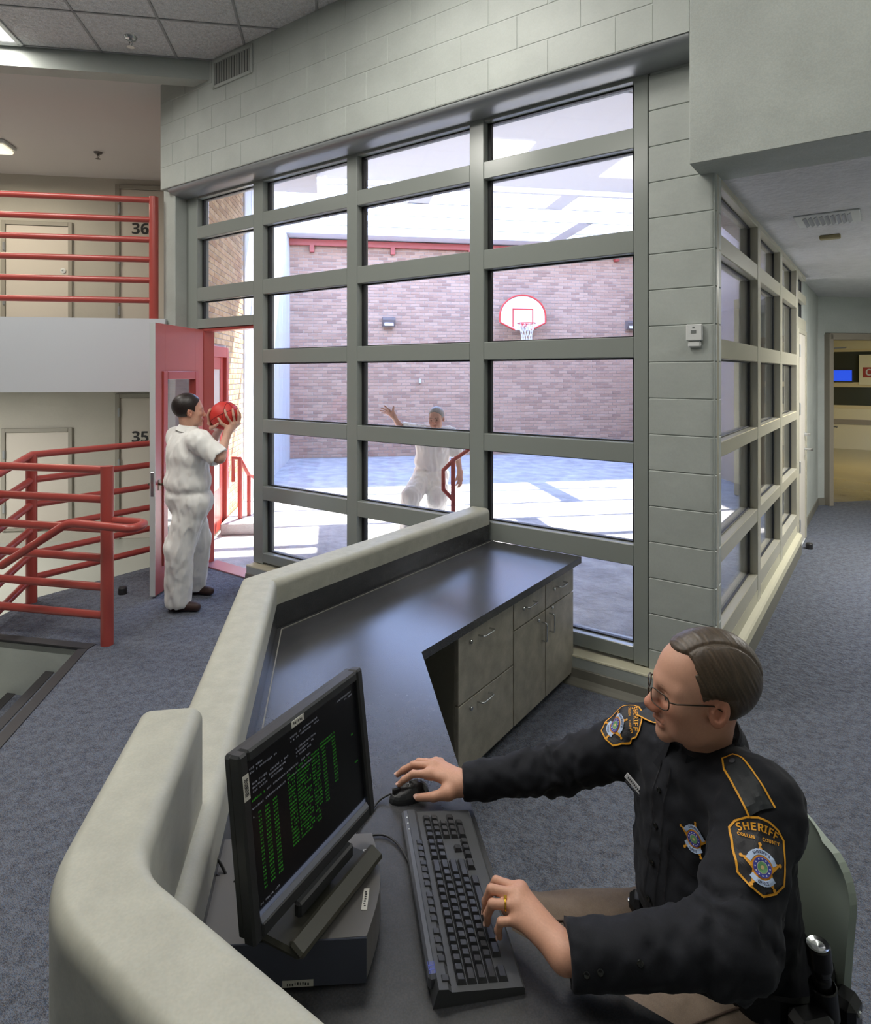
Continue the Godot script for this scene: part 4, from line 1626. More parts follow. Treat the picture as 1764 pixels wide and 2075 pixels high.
	b.ext(Transform3D(Basis(Vector3(0, 0, 1), Vector3(0, 1, 0), Vector3(-1, 0, 0)), Vector3(0.23, 0, 0)), side, 0.46)
	pb("body", b, mat("kb_body", col(64, 66, 69), 0.45), kb)
	b = B.new()
	b.cbox(Transform3D(Basis(), Vector3(0.012, 0.020, -0.079)), Vector3(0.435, 0.027, 0.018), 0.005)
	pb("rear_strip", b, mat("kb_strip", col(82, 85, 92), 0.4), kb)
	# keycaps
	var caps := {}
	var km := mat("keycap", col(46, 47, 50), 0.4)
	var pitch := 0.01905
	var rows := []
	var x0 := -0.219
	var line := func(z: float, list: Array) -> void:
		var x := x0
		for k in list:
			if k > 0.0:
				rows.append([x + k * pitch / 2, z, k])
			x += absf(k) * pitch
	line.call(-0.058, [1.0, -1.0, 1, 1, 1, 1, -0.5, 1, 1, 1, 1, -0.5, 1, 1, 1, 1, -0.25, 1, 1, 1])
	line.call(-0.030, [1.0, 1, 1, 1, 1, 1, 1, 1, 1, 1, 1, 1, 1, 2, -0.25, 1, 1, 1, -0.25, 1, 1, 1, 1])
	line.call(-0.011, [1.5, 1, 1, 1, 1, 1, 1, 1, 1, 1, 1, 1, 1, 1.5, -0.25, 1, 1, 1, -0.25, 1, 1, 1, 1])
	line.call(0.008, [1.75, 1, 1, 1, 1, 1, 1, 1, 1, 1, 1, 1, 2.25, -3.5, 1, 1, 1])
	line.call(0.027, [2.25, 1, 1, 1, 1, 1, 1, 1, 1, 1, 1, 2.75, -1.25, 1, -1.25, 1, 1, 1, 1])
	line.call(0.046, [1.5, -1.0, 1.5, 7.0, 1.5, -1.0, 1.5, -0.25, 1, 1, 1, -0.25, 2, 1])
	for k in rows:
		if not caps.has(k[2]):
			var c := B.new()
			var w: float = k[2] * pitch * 0.5 - 0.0008
			var d := pitch * 0.5 - 0.0008
			var lo := [Vector3(-w, 0, -d), Vector3(w, 0, -d), Vector3(w, 0, d), Vector3(-w, 0, d)]
			var hi := [Vector3(-w + 0.0032, 0.0085, -d + 0.002), Vector3(w - 0.0032, 0.0085, -d + 0.002), Vector3(w - 0.0032, 0.0075, d - 0.0042), Vector3(-w + 0.0032, 0.0075, d - 0.0042)]
			for i in 4:
				var j := (i + 1) % 4
				c.quad(lo[j], lo[i], hi[i], hi[j])
			c.quad(hi[0], hi[3], hi[2], hi[1])
			caps[k[2]] = c.mesh()
		var y: float = 0.0140 + (0.078 - k[1]) / 0.128 * 0.010
		part("key", caps[k[2]], km, kb).transform = Transform3D(Basis(Vector3.RIGHT, 0.078), Vector3(k[0], y, k[1]))
	b = B.new()
	for k in 3:
		b.lathe(Transform3D(Basis(), Vector3(0.16 + 0.02 * k, 0.0335, -0.0775)), [Vector2(0.0022, 0.0), Vector2(0.002, 0.0012), Vector2(0, 0.0012)], 8)
	pb("status_light", b, mats.white_edge, kb)
	b = B.new()
	for k in 6:
		b.bx(Vector3(-0.2, 0.0334, -0.0855 + 0.0022 * k), Vector3(-0.176, 0.0338, -0.0845 + 0.0022 * k), 0.0)
	for q in [-0.1925, -0.185]:
		b.bx(Vector3(q, 0.0333, -0.0855), Vector3(q + 0.002, 0.0337, -0.0735), 0.0)
	pb("emblem", b, mat("logo_blue", col(70, 84, 170), 0.4), kb, "blue striped emblem on the rear strip")
	# mouse
	var ms := thing("mouse", "black corded mouse under the officer's right hand", "mouse", Vector3(-1.012, 0.73, -1.297), T + 0.25)
	b = B.new()
	var ring0 := []
	for j in 9:
		var u := j / 8.0
		var ring := []
		for i in 17:
			var an := TAU * i / 16.0
			var rr := sin(PI * (0.5 - 0.5 * u))
			var px := 0.030 * cos(an) * rr
			var pz := 0.056 * sin(an) * rr
			ring.append(Vector3(px, 0.036 * sin(PI / 2 * u) * (1.0 + 0.18 * sin(an)), pz))
		if j > 0:
			for i in 16:
				b.quad(ring0[i + 1], ring0[i], ring[i], ring[i + 1])
		ring0 = ring
	pb("shell", b, mat("mouse_black", col(36, 38, 40), 0.35), ms)
	b = B.new()
	b.cbox(Transform3D(Basis(), Vector3(0, 0.026, -0.036)), Vector3(0.007, 0.016, 0.022), 0.003)
	pb("wheel", b, mats.black, ms)
	# cords
	b = B.new()
	var cord := []
	var cp := [Vector3(-1.045, 0.745, -1.262), Vector3(-1.061, 0.736, -1.235), Vector3(-1.051, 0.735, -1.190), Vector3(-1.043, 0.735, -1.149), Vector3(-1.03, 0.735, -1.10), Vector3(-1.05, 0.736, -1.02)]
	for i in cp.size() - 1:
		for k in 5:
			cord.append(cp[i].cubic_interpolate(cp[i + 1], cp[max(i - 1, 0)], cp[min(i + 2, cp.size() - 1)], k / 5.0))
	b.tube(cord, 0.0025, 6)
	pb("cord", b, mats.black, ms).transform = ms.transform.affine_inverse()
	b = B.new()
	cord = []
	cp = [Vector3(-0.798, 0.744, -1.062), Vector3(-0.825, 0.736, -1.085), Vector3(-0.87, 0.735, -1.116), Vector3(-0.929, 0.735, -1.146), Vector3(-0.976, 0.735, -1.148), Vector3(-1.01, 0.735, -1.113), Vector3(-1.05, 0.736, -1.05)]
	for i in cp.size() - 1:
		for k in 5:
			cord.append(cp[i].cubic_interpolate(cp[i + 1], cp[max(i - 1, 0)], cp[min(i + 2, cp.size() - 1)], k / 5.0))
	b.tube(cord, 0.0025, 6)
	pb("cord", b, mats.black, kb).transform = kb.transform.affine_inverse()
	var names := ["outermost", "second", "third", "fourth", "lowest"]
	for k in 5:
		b = B.new()
		cord = []
		var h := 0.84 - 0.022 * k
		cp = [Vector3(-1.06, 0.77 + 0.012 * k, -0.80), Vector3(-1.12 + 0.006 * k, h, -0.79 + 0.012 * k), Vector3(-1.10 + 0.012 * k, h - 0.04, -0.735), Vector3(-1.05 + 0.01 * k, 0.76, -0.715 - 0.004 * k), Vector3(-1.0 + 0.012 * k, 0.738, -0.73)]
		for i in cp.size() - 1:
			for j in 6:
				cord.append(cp[i].cubic_interpolate(cp[i + 1], cp[max(i - 1, 0)], cp[min(i + 2, cp.size() - 1)], j / 6.0))
		b.tube(cord, 0.0032, 6)
		single("cable", b, mats.black, names[k] + " black cable in the tangle behind the computer case by the low wall", "cable", "tangled cables behind the computer case")


func cam_local(r: float, h: float, f: float) -> Vector3:
	return Vector3(r * cos(YAW) - f * sin(YAW), h, -(r * sin(YAW) + f * cos(YAW)))


func make_chair() -> void:
	var back := cam_local(0.775, 0, 1.476)
	var o := thing("chair", "pale sage plastic shell chair the officer sits on", "chair", cam_local(0.555, 0, 1.41))
	var F := (cam_local(-0.96, 0, -0.28)).normalized()
	o.basis = Basis(-F.cross(Vector3.UP) * -1.0, Vector3.UP, -F)
	# local: x to the sitter's right, -z forward
	var prof := [Vector2(-0.24, 0.415), Vector2(-0.21, 0.438), Vector2(-0.05, 0.43), Vector2(0.10, 0.425), Vector2(0.175, 0.445), Vector2(0.212, 0.51), Vector2(0.225, 0.60), Vector2(0.235, 0.70), Vector2(0.245, 0.78), Vector2(0.25, 0.83), Vector2(0.252, 0.858)]
	var b := B.new()
	var fine := []
	for i in prof.size() - 1:
		for k in 3:
			fine.append(prof[i].cubic_interpolate(prof[i + 1], prof[max(i - 1, 0)], prof[min(i + 2, prof.size() - 1)], k / 3.0))
	fine.append(prof[-1])
	var cols_ := 16
	var g := []
	var g2 := []
	for i in fine.size():
		var p: Vector2 = fine[i]
		var t: Vector2 = (fine[min(i + 1, fine.size() - 1)] - fine[max(i - 1, 0)]).normalized()
		var nrm := Vector3(0, t.x, -t.y)
		var hw := 0.235
		if p.y > 0.76:
			var u := (p.y - 0.76) / 0.098
			hw = 0.235 - 0.07 * (1.0 - sqrt(maxf(0.0, 1.0 - u * u)))
		if p.x < -0.18:
			hw = 0.225
		var r1 := []
		var r2 := []
		for j in cols_ + 1:
			var s := j / float(cols_) * 2.0 - 1.0
			var cup := pow(absf(s), 3.0) * (0.045 if p.y > 0.5 else 0.012)
			var q := Vector3(s * hw, p.y, p.x) + nrm * cup
			r1.append(q)
			r2.append(q - nrm * (0.007 + 0.012 * smoothstep(0.8, 1.0, absf(s))))
		g.append(r1)
		g2.append(r2)
	var gn := []
	for i in fine.size():
		var row := []
		for j in cols_ + 1:
			var du: Vector3 = g[i][mini(j + 1, cols_)] - g[i][maxi(j - 1, 0)]
			var dv: Vector3 = g[mini(i + 1, fine.size() - 1)][j] - g[maxi(i - 1, 0)][j]
			row.append(du.cross(dv).normalized())
		gn.append(row)
	for i in fine.size() - 1:
		for j in cols_:
			b.trin(g[i][j], g[i][j + 1], g[i + 1][j + 1], gn[i][j], gn[i][j + 1], gn[i + 1][j + 1])
			b.trin(g[i][j], g[i + 1][j + 1], g[i + 1][j], gn[i][j], gn[i + 1][j + 1], gn[i + 1][j])
			b.trin(g2[i][j + 1], g2[i][j], g2[i + 1][j], -gn[i][j + 1], -gn[i][j], -gn[i + 1][j])
			b.trin(g2[i][j + 1], g2[i + 1][j], g2[i + 1][j + 1], -gn[i][j + 1], -gn[i + 1][j], -gn[i + 1][j + 1])
		for j in [0, cols_]:
			b.quad(g[i][j], g2[i][j], g2[i + 1][j], g[i + 1][j])
	for i in [0, fine.size() - 1]:
		for j in cols_:
			b.quad(g[i][j], g[i][j + 1], g2[i][j + 1], g2[i][j])
	pb("shell", b, mat("sage", col(152, 164, 152), 0.38), o)
	for sx in [-1, 1]:
		for sz in [-1, 1]:
			b = B.new()
			b.tube([Vector3(0.15 * sx, 0.41, 0.13 * sz), Vector3(0.20 * sx, 0.39, 0.17 * sz), Vector3(0.22 * sx, 0.0, 0.20 * sz)], 0.011, 10)
			pb("leg", b, mats.chrome, o)


# ---------------------------------------------------------------- people: distance fields meshed as surface nets
class Acc:
	var v := PackedVector3Array()
	var n := PackedVector3Array()
	var c := PackedColorArray()
	var i := PackedInt32Array()

	func mesh() -> ArrayMesh:
		var a := []
		a.resize(Mesh.ARRAY_MAX)
		a[Mesh.ARRAY_VERTEX] = v
		a[Mesh.ARRAY_NORMAL] = n
		a[Mesh.ARRAY_COLOR] = c
		a[Mesh.ARRAY_INDEX] = i
		var m := ArrayMesh.new()
		m.add_surface_from_arrays(Mesh.PRIMITIVE_TRIANGLES, a)
		return m


class Field:
	var o: Vector3
	var h: float
	var nx: int
	var ny: int
	var nz: int
	var d := PackedFloat32Array()

	func _init(lo: Vector3, hi: Vector3, cell: float) -> void:
		o = lo
		h = cell
		nx = int((hi.x - lo.x) / cell) + 2
		ny = int((hi.y - lo.y) / cell) + 2
		nz = int((hi.z - lo.z) / cell) + 2
		d.resize(nx * ny * nz)
		d.fill(9.0)

	# tapered capsule; «flat» squeezes the distance along a direction (unit vector times factor-1)
	func cap(a: Vector3, b: Vector3, ra: float, rb: float, k: float, axis := Vector3.ZERO, sq := 1.0) -> void:
		var m := maxf(ra, rb) + k + 2.5 * h
		var lo := (a.min(b) - Vector3.ONE * m - o) / h
		var hi := (a.max(b) + Vector3.ONE * m - o) / h
		var x0 := maxi(0, int(lo.x)); var x1 := mini(nx - 1, int(hi.x) + 1)
		var y0 := maxi(0, int(lo.y)); var y1 := mini(ny - 1, int(hi.y) + 1)
		var z0 := maxi(0, int(lo.z)); var z1 := mini(nz - 1, int(hi.z) + 1)
		var e := b - a
		var flat := sq != 1.0
		if flat:
			e += axis * (axis.dot(e) * (sq - 1.0))
		var il := 1.0 / maxf(1e-9, e.dot(e))
		for z in range(z0, z1 + 1):
			for y in range(y0, y1 + 1):
				var at := (z * ny + y) * nx
				var p := o + Vector3(x0, y, z) * h - a
				for x in range(x0, x1 + 1):
					var q := p
					if flat:
						q += axis * (axis.dot(q) * (sq - 1.0))
					var t := clampf(q.dot(e) * il, 0.0, 1.0)
					var s := (q - e * t).length() - ra - (rb - ra) * t
					var w := d[at + x]
					var g := k - absf(w - s)
					d[at + x] = minf(w, s) - (g * g * 0.25 / k if g > 0.0 else 0.0)
					p.x += h

	# ellipsoid, united or (cut) taken away
	func ell(c: Vector3, bs: Basis, r: Vector3, k: float, cut := false) -> void:
		var m := maxf(r.x, maxf(r.y, r.z)) + k + 2.5 * h
		var lo := (c - Vector3.ONE * m - o) / h
		var hi := (c + Vector3.ONE * m - o) / h
		var x0 := maxi(0, int(lo.x)); var x1 := mini(nx - 1, int(hi.x) + 1)
		var y0 := maxi(0, int(lo.y)); var y1 := mini(ny - 1, int(hi.y) + 1)
		var z0 := maxi(0, int(lo.z)); var z1 := mini(nz - 1, int(hi.z) + 1)
		var inv := bs.transposed()
		var i1 := Vector3.ONE / r
		var i2 := Vector3.ONE / (r * r)
		for z in range(z0, z1 + 1):
			for y in range(y0, y1 + 1):
				var at := (z * ny + y) * nx
				for x in range(x0, x1 + 1):
					var q := inv * (o + Vector3(x, y, z) * h - c)
					var k0 := (q * i1).length()
					var s := k0 * (k0 - 1.0) / maxf(1e-6, (q * i2).length())
					var w := d[at + x]
					if cut:
						var g := k - absf(w + s)
						d[at + x] = maxf(w, -s) + (g * g * 0.25 / k if g > 0.0 else 0.0)
					else:
						var g := k - absf(w - s)
						d[at + x] = minf(w, s) - (g * g * 0.25 / k if g > 0.0 else 0.0)

	# any change of the values near the surface
	func warp(f: Callable, band := 0.03) -> void:
		var at := 0
		for z in nz:
			for y in ny:
				for x in nx:
					var w := d[at]
					if w < band and w > -band:
						d[at] = w + f.call(o + Vector3(x, y, z) * h)
					at += 1

	func fill(f: Callable) -> void:
		var at := 0
		for z in nz:
			for y in ny:
				for x in nx:
					d[at] = f.call(o + Vector3(x, y, z) * h)
					at += 1

	func sample(p: Vector3) -> float:
		var q := (p - o) / h
		var x := clampi(int(q.x), 0, nx - 2)
		var y := clampi(int(q.y), 0, ny - 2)
		var z := clampi(int(q.z), 0, nz - 2)
		var f := q - Vector3(x, y, z)
		var a := (z * ny + y) * nx + x
		var sy := nx
		var sz := nx * ny
		var c0 := lerpf(lerpf(d[a], d[a + 1], f.x), lerpf(d[a + sy], d[a + sy + 1], f.x), f.y)
		var c1 := lerpf(lerpf(d[a + sz], d[a + sz + 1], f.x), lerpf(d[a + sz + sy], d[a + sz + sy + 1], f.x), f.y)
		return lerpf(c0, c1, f.z)

	func grad(p: Vector3) -> Vector3:
		var e := h * 0.8
		return Vector3(sample(p + Vector3(e, 0, 0)) - sample(p - Vector3(e, 0, 0)), sample(p + Vector3(0, e, 0)) - sample(p - Vector3(0, e, 0)), sample(p + Vector3(0, 0, e)) - sample(p - Vector3(0, 0, e))).normalized()

	# walk from p along dir to the surface
	func hit(p: Vector3, dir: Vector3) -> Vector3:
		var t := 0.0
		for i in 60:
			var s := sample(p + dir * t)
			if s > 5.0:
				s = 0.01
			t += s * 0.8
			if absf(s) < 0.00008:
				break
		return p + dir * t

	func net(acc: Acc, color: Callable, cuts := []) -> void:
		var ids := PackedInt32Array()
		ids.resize(nx * ny * nz)
		ids.fill(-1)
		var sy := nx
		var sz := nx * ny
		var offs := [0, 1, sy, sy + 1, sz, sz + 1, sz + sy, sz + sy + 1]
		var pos := [Vector3(0, 0, 0), Vector3(1, 0, 0), Vector3(0, 1, 0), Vector3(1, 1, 0), Vector3(0, 0, 1), Vector3(1, 0, 1), Vector3(0, 1, 1), Vector3(1, 1, 1)]
		var edges := [0, 1, 2, 3, 4, 5, 6, 7, 0, 2, 1, 3, 4, 6, 5, 7, 0, 4, 1, 5, 2, 6, 3, 7]
		var first := acc.v.size()
		for z in nz - 1:
			for y in ny - 1:
				var a := (z * ny + y) * nx
				for x in nx - 1:
					var w0 := d[a]
					if w0 > 3.0 * h or w0 < -3.0 * h:
						a += 1
						continue
					var mask := 0
					for k in 8:
						if d[a + offs[k]] < 0.0:
							mask |= 1 << k
					if mask != 0 and mask != 255:
						var s := Vector3.ZERO
						var n_ := 0
						for k in range(0, 24, 2):
							var e0: int = edges[k]
							var e1: int = edges[k + 1]
							if ((mask >> e0) ^ (mask >> e1)) & 1:
								var da := d[a + offs[e0]]
								var db := d[a + offs[e1]]
								s += pos[e0].lerp(pos[e1], da / (da - db))
								n_ += 1
						var p := o + (Vector3(x, y, z) + s / n_) * h
						ids[a] = acc.v.size()
						var g := grad(p)
						acc.v.append(p)
						acc.n.append(g)
						acc.c.append(color.call(p, g))
					a += 1
		for z in range(1, nz - 1):
			for y in range(1, ny - 1):
				var a := (z * ny + y) * nx + 1
				for x in range(1, nx - 1):
					if ids[a] < 0:
						a += 1
						continue
					var ins := d[a] < 0.0
					if ins != (d[a + 1] < 0.0):
						_quad(acc, ids[a], ids[a - sy], ids[a - sy - sz], ids[a - sz], ins)
					if ins != (d[a + sy] < 0.0):
						_quad(acc, ids[a], ids[a - sz], ids[a - sz - 1], ids[a - 1], ins)
					if ins != (d[a + sz] < 0.0):
						_quad(acc, ids[a], ids[a - 1], ids[a - 1 - sy], ids[a - sy], ins)
					a += 1

	func _quad(acc: Acc, a: int, b: int, c: int, e: int, flip: bool) -> void:
		if a < 0 or b < 0 or c < 0 or e < 0:
			return
		if flip:
			acc.i.append_array([a, c, b, a, e, c])
		else:
			acc.i.append_array([a, b, c, a, c, e])


var creases := FastNoiseLite.new()


func lin(r: int, g: int, b: int) -> Color:
	return col(r, g, b).srgb_to_linear()


# skull, face, ears and neck in a frame of x to the person's left, y up, z forward
func head_shape(f: Field, x: Transform3D, fine: bool, neck_to: Vector3, neck_r: float, s := 1.0) -> void:
	var bs := x.basis.orthonormalized()
	var e := func(c: Vector3, r: Vector3, k: float, cut := false) -> void:
		f.ell(x * c, bs, r * s, k * s, cut)
	var c := func(a: Vector3, b: Vector3, ra: float, rb: float, k: float) -> void:
		f.cap(x * a, x * b, ra * s, rb * s, k * s)
	e.call(Vector3(0, 0.030, -0.014), Vector3(0.075, 0.088, 0.097), 0.01)
	e.call(Vector3(0, 0.006, 0.026), Vector3(0.066, 0.086, 0.064), 0.03)
	e.call(Vector3(0, -0.064, 0.022), Vector3(0.055, 0.050, 0.064), 0.025)
	e.call(Vector3(0, -0.101, 0.071), Vector3(0.024, 0.019, 0.019), 0.022)
	for g in [-1.0, 1.0]:
		e.call(Vector3(0.040 * g, -0.026, 0.056), Vector3(0.028, 0.026, 0.026), 0.03)
		e.call(Vector3(0.041 * g, -0.070, 0.026), Vector3(0.020, 0.030, 0.036), 0.03)
		c.call(Vector3(0.048 * g, 0.014, 0.062), Vector3(0.012 * g, 0.016, 0.083), 0.010, 0.010, 0.02)
		# eyes: a socket, then the ball
		e.call(Vector3(0.031 * g, -0.006, 0.092), Vector3(0.019, 0.011, 0.014), 0.012, true)
		if fine:
			e.call(Vector3(0.031 * g, -0.007, 0.073), Vector3(0.0125, 0.0115, 0.0125), 0.002)
			c.call(Vector3(0.044 * g, -0.002, 0.076), Vector3(0.020 * g, 0.001, 0.0845), 0.0035, 0.0035, 0.003)
			c.call(Vector3(0.043 * g, -0.016, 0.075), Vector3(0.022 * g, -0.017, 0.081), 0.0035, 0.0035, 0.005)
	# nose
	c.call(Vector3(0, 0.006, 0.084), Vector3(0, -0.034, 0.105), 0.0085, 0.0115, 0.014)
	e.call(Vector3(0, -0.038, 0.106), Vector3(0.0125, 0.0105, 0.0115), 0.010)
	for g in [-1.0, 1.0]:
		e.call(Vector3(0.0125 * g, -0.043, 0.098), Vector3(0.0085, 0.0085, 0.012), 0.008)
		if fine:
			e.call(Vector3(0.007 * g, -0.0515, 0.104), Vector3(0.0035, 0.003, 0.005), 0.003, true)
	# mouth
	c.call(Vector3(0.020, -0.0675, 0.083), Vector3(0, -0.0655, 0.0915), 0.004, 0.0058, 0.008)
	c.call(Vector3(-0.020, -0.0675, 0.083), Vector3(0, -0.0655, 0.0915), 0.004, 0.0058, 0.008)
	c.call(Vector3(0.017, -0.076, 0.083), Vector3(-0.017, -0.076, 0.083), 0.0065, 0.0065, 0.010)
	if fine:
		for g in [-1.0, 1.0]:
			e.call(Vector3(0.012 * g, -0.0712, 0.0915), Vector3(0.014, 0.0016, 0.010), 0.003, true)
	# ears
	for g in [-1.0, 1.0]:
		var tl := Basis(Vector3.RIGHT, -0.22) * Basis(Vector3.UP, -0.35 * g)
		f.ell(x * Vector3(0.078 * g, -0.012, -0.012), bs * tl, Vector3(0.0085, 0.033, 0.020) * s, 0.006 * s)
		if fine:
			f.ell(x * Vector3(0.0850 * g, -0.013, -0.009), bs * tl, Vector3(0.0105, 0.015, 0.0100) * s, 0.002 * s, true)
			f.ell(x * Vector3(0.0875 * g, 0.006, -0.014), bs * tl, Vector3(0.0065, 0.010, 0.0085) * s, 0.002 * s, true)
			f.cap(x * Vector3(0.077 * g, -0.018, 0.000), x * Vector3(0.0795 * g, -0.011, 0.003), 0.0032 * s, 0.0032 * s, 0.003 * s)
	# neck
	f.cap(x * Vector3(0, -0.050, -0.030), neck_to, 0.049 * s, neck_r, 0.025)
	f.cap(x * Vector3(0, -0.072, 0.0), neck_to + x.basis * Vector3(0, 0, 0.010), 0.034 * s, neck_r * 0.75, 0.02)


func skin_color(x: Transform3D, s: float, tone: Color, fine: bool) -> Callable:
	var inv := x.affine_inverse()
	var red := tone * Color(1.0, 0.74, 0.68)
	var lip := tone * Color(0.88, 0.58, 0.55)
	return func(p: Vector3, _n: Vector3) -> Color:
		var q := inv * p / s
		var c := tone
		var blush := exp(-(Vector2(absf(q.x) - 0.038, q.y + 0.030).length_squared()) / 0.0007) * 0.55
		if q.z > 0.088 and q.y < -0.02 and q.y > -0.056:
			blush = maxf(blush, 0.8)
		if absf(q.x) > 0.074:
			blush = maxf(blush, 0.75)
		c = c.lerp(red, blush)
		c = c * (1.0 + 0.06 * creases.get_noise_3dv(p * 900.0))
		if q.z > 0.070 and absf(q.x) < 0.026 and q.y < -0.060 and q.y > -0.083:
			c = c.lerp(lip, 0.55)
			if fine and absf(q.y + 0.0712) < 0.0016:
				c = c * 0.55  # shade between the lips, put into the colour
		if q.z > 0.055:
			var ex := Vector2(absf(q.x) - 0.031, q.y + 0.007)
			if not fine and ex.length() < 0.010:
				c = c * 0.45
			# brows
			var by := 0.0185 + 0.06 * maxf(0.0, 0.02 - absf(absf(q.x) - 0.034)) * 0.12
			if not fine and absf(q.y - by) < 0.0042 and absf(q.x) > 0.014 and absf(q.x) < 0.052:
				c = c.lerp(Color(0.10, 0.075, 0.05), 0.62)
		c.a = 1.0
		return c


# hand: wrist, then [mcp, pip, tip] for index..little, and thumb [cmc, mcp, tip]
func hand_shape(f: Field, wrist: Vector3, fingers: Array, thumb: Array, s := 1.0, back := Vector3.UP) -> void:
	var rad := [0.0088, 0.0090, 0.0085, 0.0075]
	for k in 4:
		var m: Vector3 = fingers[k][0]
		f.cap(wrist, m, 0.019 * s, (0.0125 if k < 3 else 0.011) * s, 0.022 * s, back, 1.18)
	for k in 4:
		var m: Vector3 = fingers[k][0]
		var p: Vector3 = fingers[k][1]
		var t: Vector3 = fingers[k][2]
		var r: float = rad[k] * s
		f.cap(m, p, r * 1.12, r, 0.008 * s)
		var dmid := p.lerp(t, 0.55) + (p - m).normalized() * 0.004 * s
		f.cap(p, dmid, r, r * 0.93, 0.003 * s)
		f.cap(dmid, t, r * 0.93, r * 0.78, 0.003 * s)
		f.cap(m, m, r * 1.3, r * 1.3, 0.012 * s)
	f.cap(wrist.lerp(thumb[0], 0.5), thumb[0], 0.018 * s, 0.0155 * s, 0.02 * s)
	f.cap(thumb[0], thumb[1], 0.0155 * s, 0.0115 * s, 0.012 * s)
	f.cap(thumb[1], thumb[2], 0.0112 * s, 0.0088 * s, 0.004 * s)


func nail(acc: Acc, tip: Vector3, dir: Vector3, up: Vector3, r: float, tone: Color) -> void:
	# a small oval plate laid on the fingertip
	var side := dir.cross(up).normalized()
	up = side.cross(dir).normalized()
	var c := tip + up * r * 0.72 + dir * r * 0.15
	var first := acc.v.size()
	acc.v.append(c + up * r * 0.30); acc.n.append(up); acc.c.append(tone)
	for i in 12:
		var an := TAU * i / 12
		var q := side * cos(an) * r * 0.72 + dir * sin(an) * r * 0.85
		acc.v.append(c + q + up * r * (0.16 - 0.34 * cos(an) * cos(an)))
		acc.n.append((up + side * cos(an) * 0.6).normalized())
		acc.c.append(tone)
	for i in 12:
		acc.i.append_array([first, first + 1 + (i + 1) % 12, first + 1 + i])


func acc_part(called: String, a: Acc, m: Material, parent: Node, label := "") -> MeshInstance3D:
	return part(called, a.mesh(), m, parent, label)


# flat artwork laid on cloth: u, v in metres about «at», carried to the surface along -n
class Lay:
	var f: Field
	var at: Vector3
	var u: Vector3
	var v: Vector3
	var n: Vector3
	var b: B

	func put(q: Vector2, lift: float) -> Vector3:
		var p := at + u * q.x + v * q.y + n * 0.05
		return f.hit(p, -n) + n * (lift * 1.7 + 0.0008)

	func tri(a: Vector2, c: Vector2, e: Vector2, lift: float, color: Color, depth := 0) -> void:
		if depth < 4 and maxf(a.distance_to(c), maxf(c.distance_to(e), e.distance_to(a))) > 0.007:
			var x := (a + c) * 0.5
			var y := (c + e) * 0.5
			var z := (e + a) * 0.5
			tri(a, x, z, lift, color, depth + 1); tri(x, c, y, lift, color, depth + 1); tri(z, y, e, lift, color, depth + 1); tri(x, y, z, lift, color, depth + 1)
			return
		var A := put(a, lift)
		var C := put(c, lift)
		var E := put(e, lift)
		if (c - a).cross(e - a) < 0.0:
			b.tri(A, E, C, color)
		else:
			b.tri(A, C, E, color)

	func poly(p: PackedVector2Array, lift: float, color: Color) -> void:
		var idx := Geometry2D.triangulate_polygon(p)
		for i in range(0, idx.size(), 3):
			tri(p[idx[i]], p[idx[i + 1]], p[idx[i + 2]], lift, color)

	func line(p: Array, w: float, lift: float, color: Color, closed := false) -> void:
		var m := p.size()
		for i in (m if closed else m - 1):
			var a: Vector2 = p[i]
			var c: Vector2 = p[(i + 1) % m]
			var t := (c - a).normalized()
			var s := Vector2(-t.y, t.x) * w * 0.5
			a -= t * w * 0.3
			c += t * w * 0.3
			tri(a - s, c - s, c + s, lift, color)
			tri(a - s, c + s, a + s, lift, color)

	func disc(c: Vector2, r: float, lift: float, color: Color) -> void:
		var p := PackedVector2Array()
		for i in 20:
			p.append(c + Vector2(cos(TAU * i / 20), sin(TAU * i / 20)) * r)
		poly(p, lift, color)

	# lettering bent along an arc (radius 0 = straight); «c» is the middle of the base line
	func letters(s: String, c: Vector2, size: float, radius: float, lift: float, color: Color, tm: TextMesh) -> void:
		tm.text = s
		var arr := tm.get_mesh_arrays()
		var vs: PackedVector3Array = arr[Mesh.ARRAY_VERTEX]
		var id: PackedInt32Array = arr[Mesh.ARRAY_INDEX] if arr[Mesh.ARRAY_INDEX] != null else PackedInt32Array()
		var lo := Vector2(9, 9)
		var hi := Vector2(-9, -9)
		for q in vs:
			lo = lo.min(Vector2(q.x, q.y))
			hi = hi.max(Vector2(q.x, q.y))
		var k := size / maxf(1e-6, hi.y - lo.y)
		var mx := (lo.x + hi.x) * 0.5
		var m := id.size() if id.size() else vs.size()
		var mp := func(q: Vector3) -> Vector2:
			var x := (q.x - mx) * k
			var y := (q.y - lo.y) * k
			if radius == 0.0:
				return c + Vector2(x, y)
			var an := x / radius
			return c + Vector2(sin(an) * (radius + y), cos(an) * (radius + y) - radius)
		for i in range(0, m, 3):
			var p := vs[id[i] if id.size() else i]
			var q := vs[id[i + 1] if id.size() else i + 1]
			var r := vs[id[i + 2] if id.size() else i + 2]
			if p.z < -1e-5 or q.z < -1e-5 or r.z < -1e-5:
				continue
			var A: Vector2 = mp.call(p)
			var C: Vector2 = mp.call(q)
			var E: Vector2 = mp.call(r)
			if absf((C - A).cross(E - A)) < 1e-12:
				continue
			tri(A, C, E, lift, color, 3)


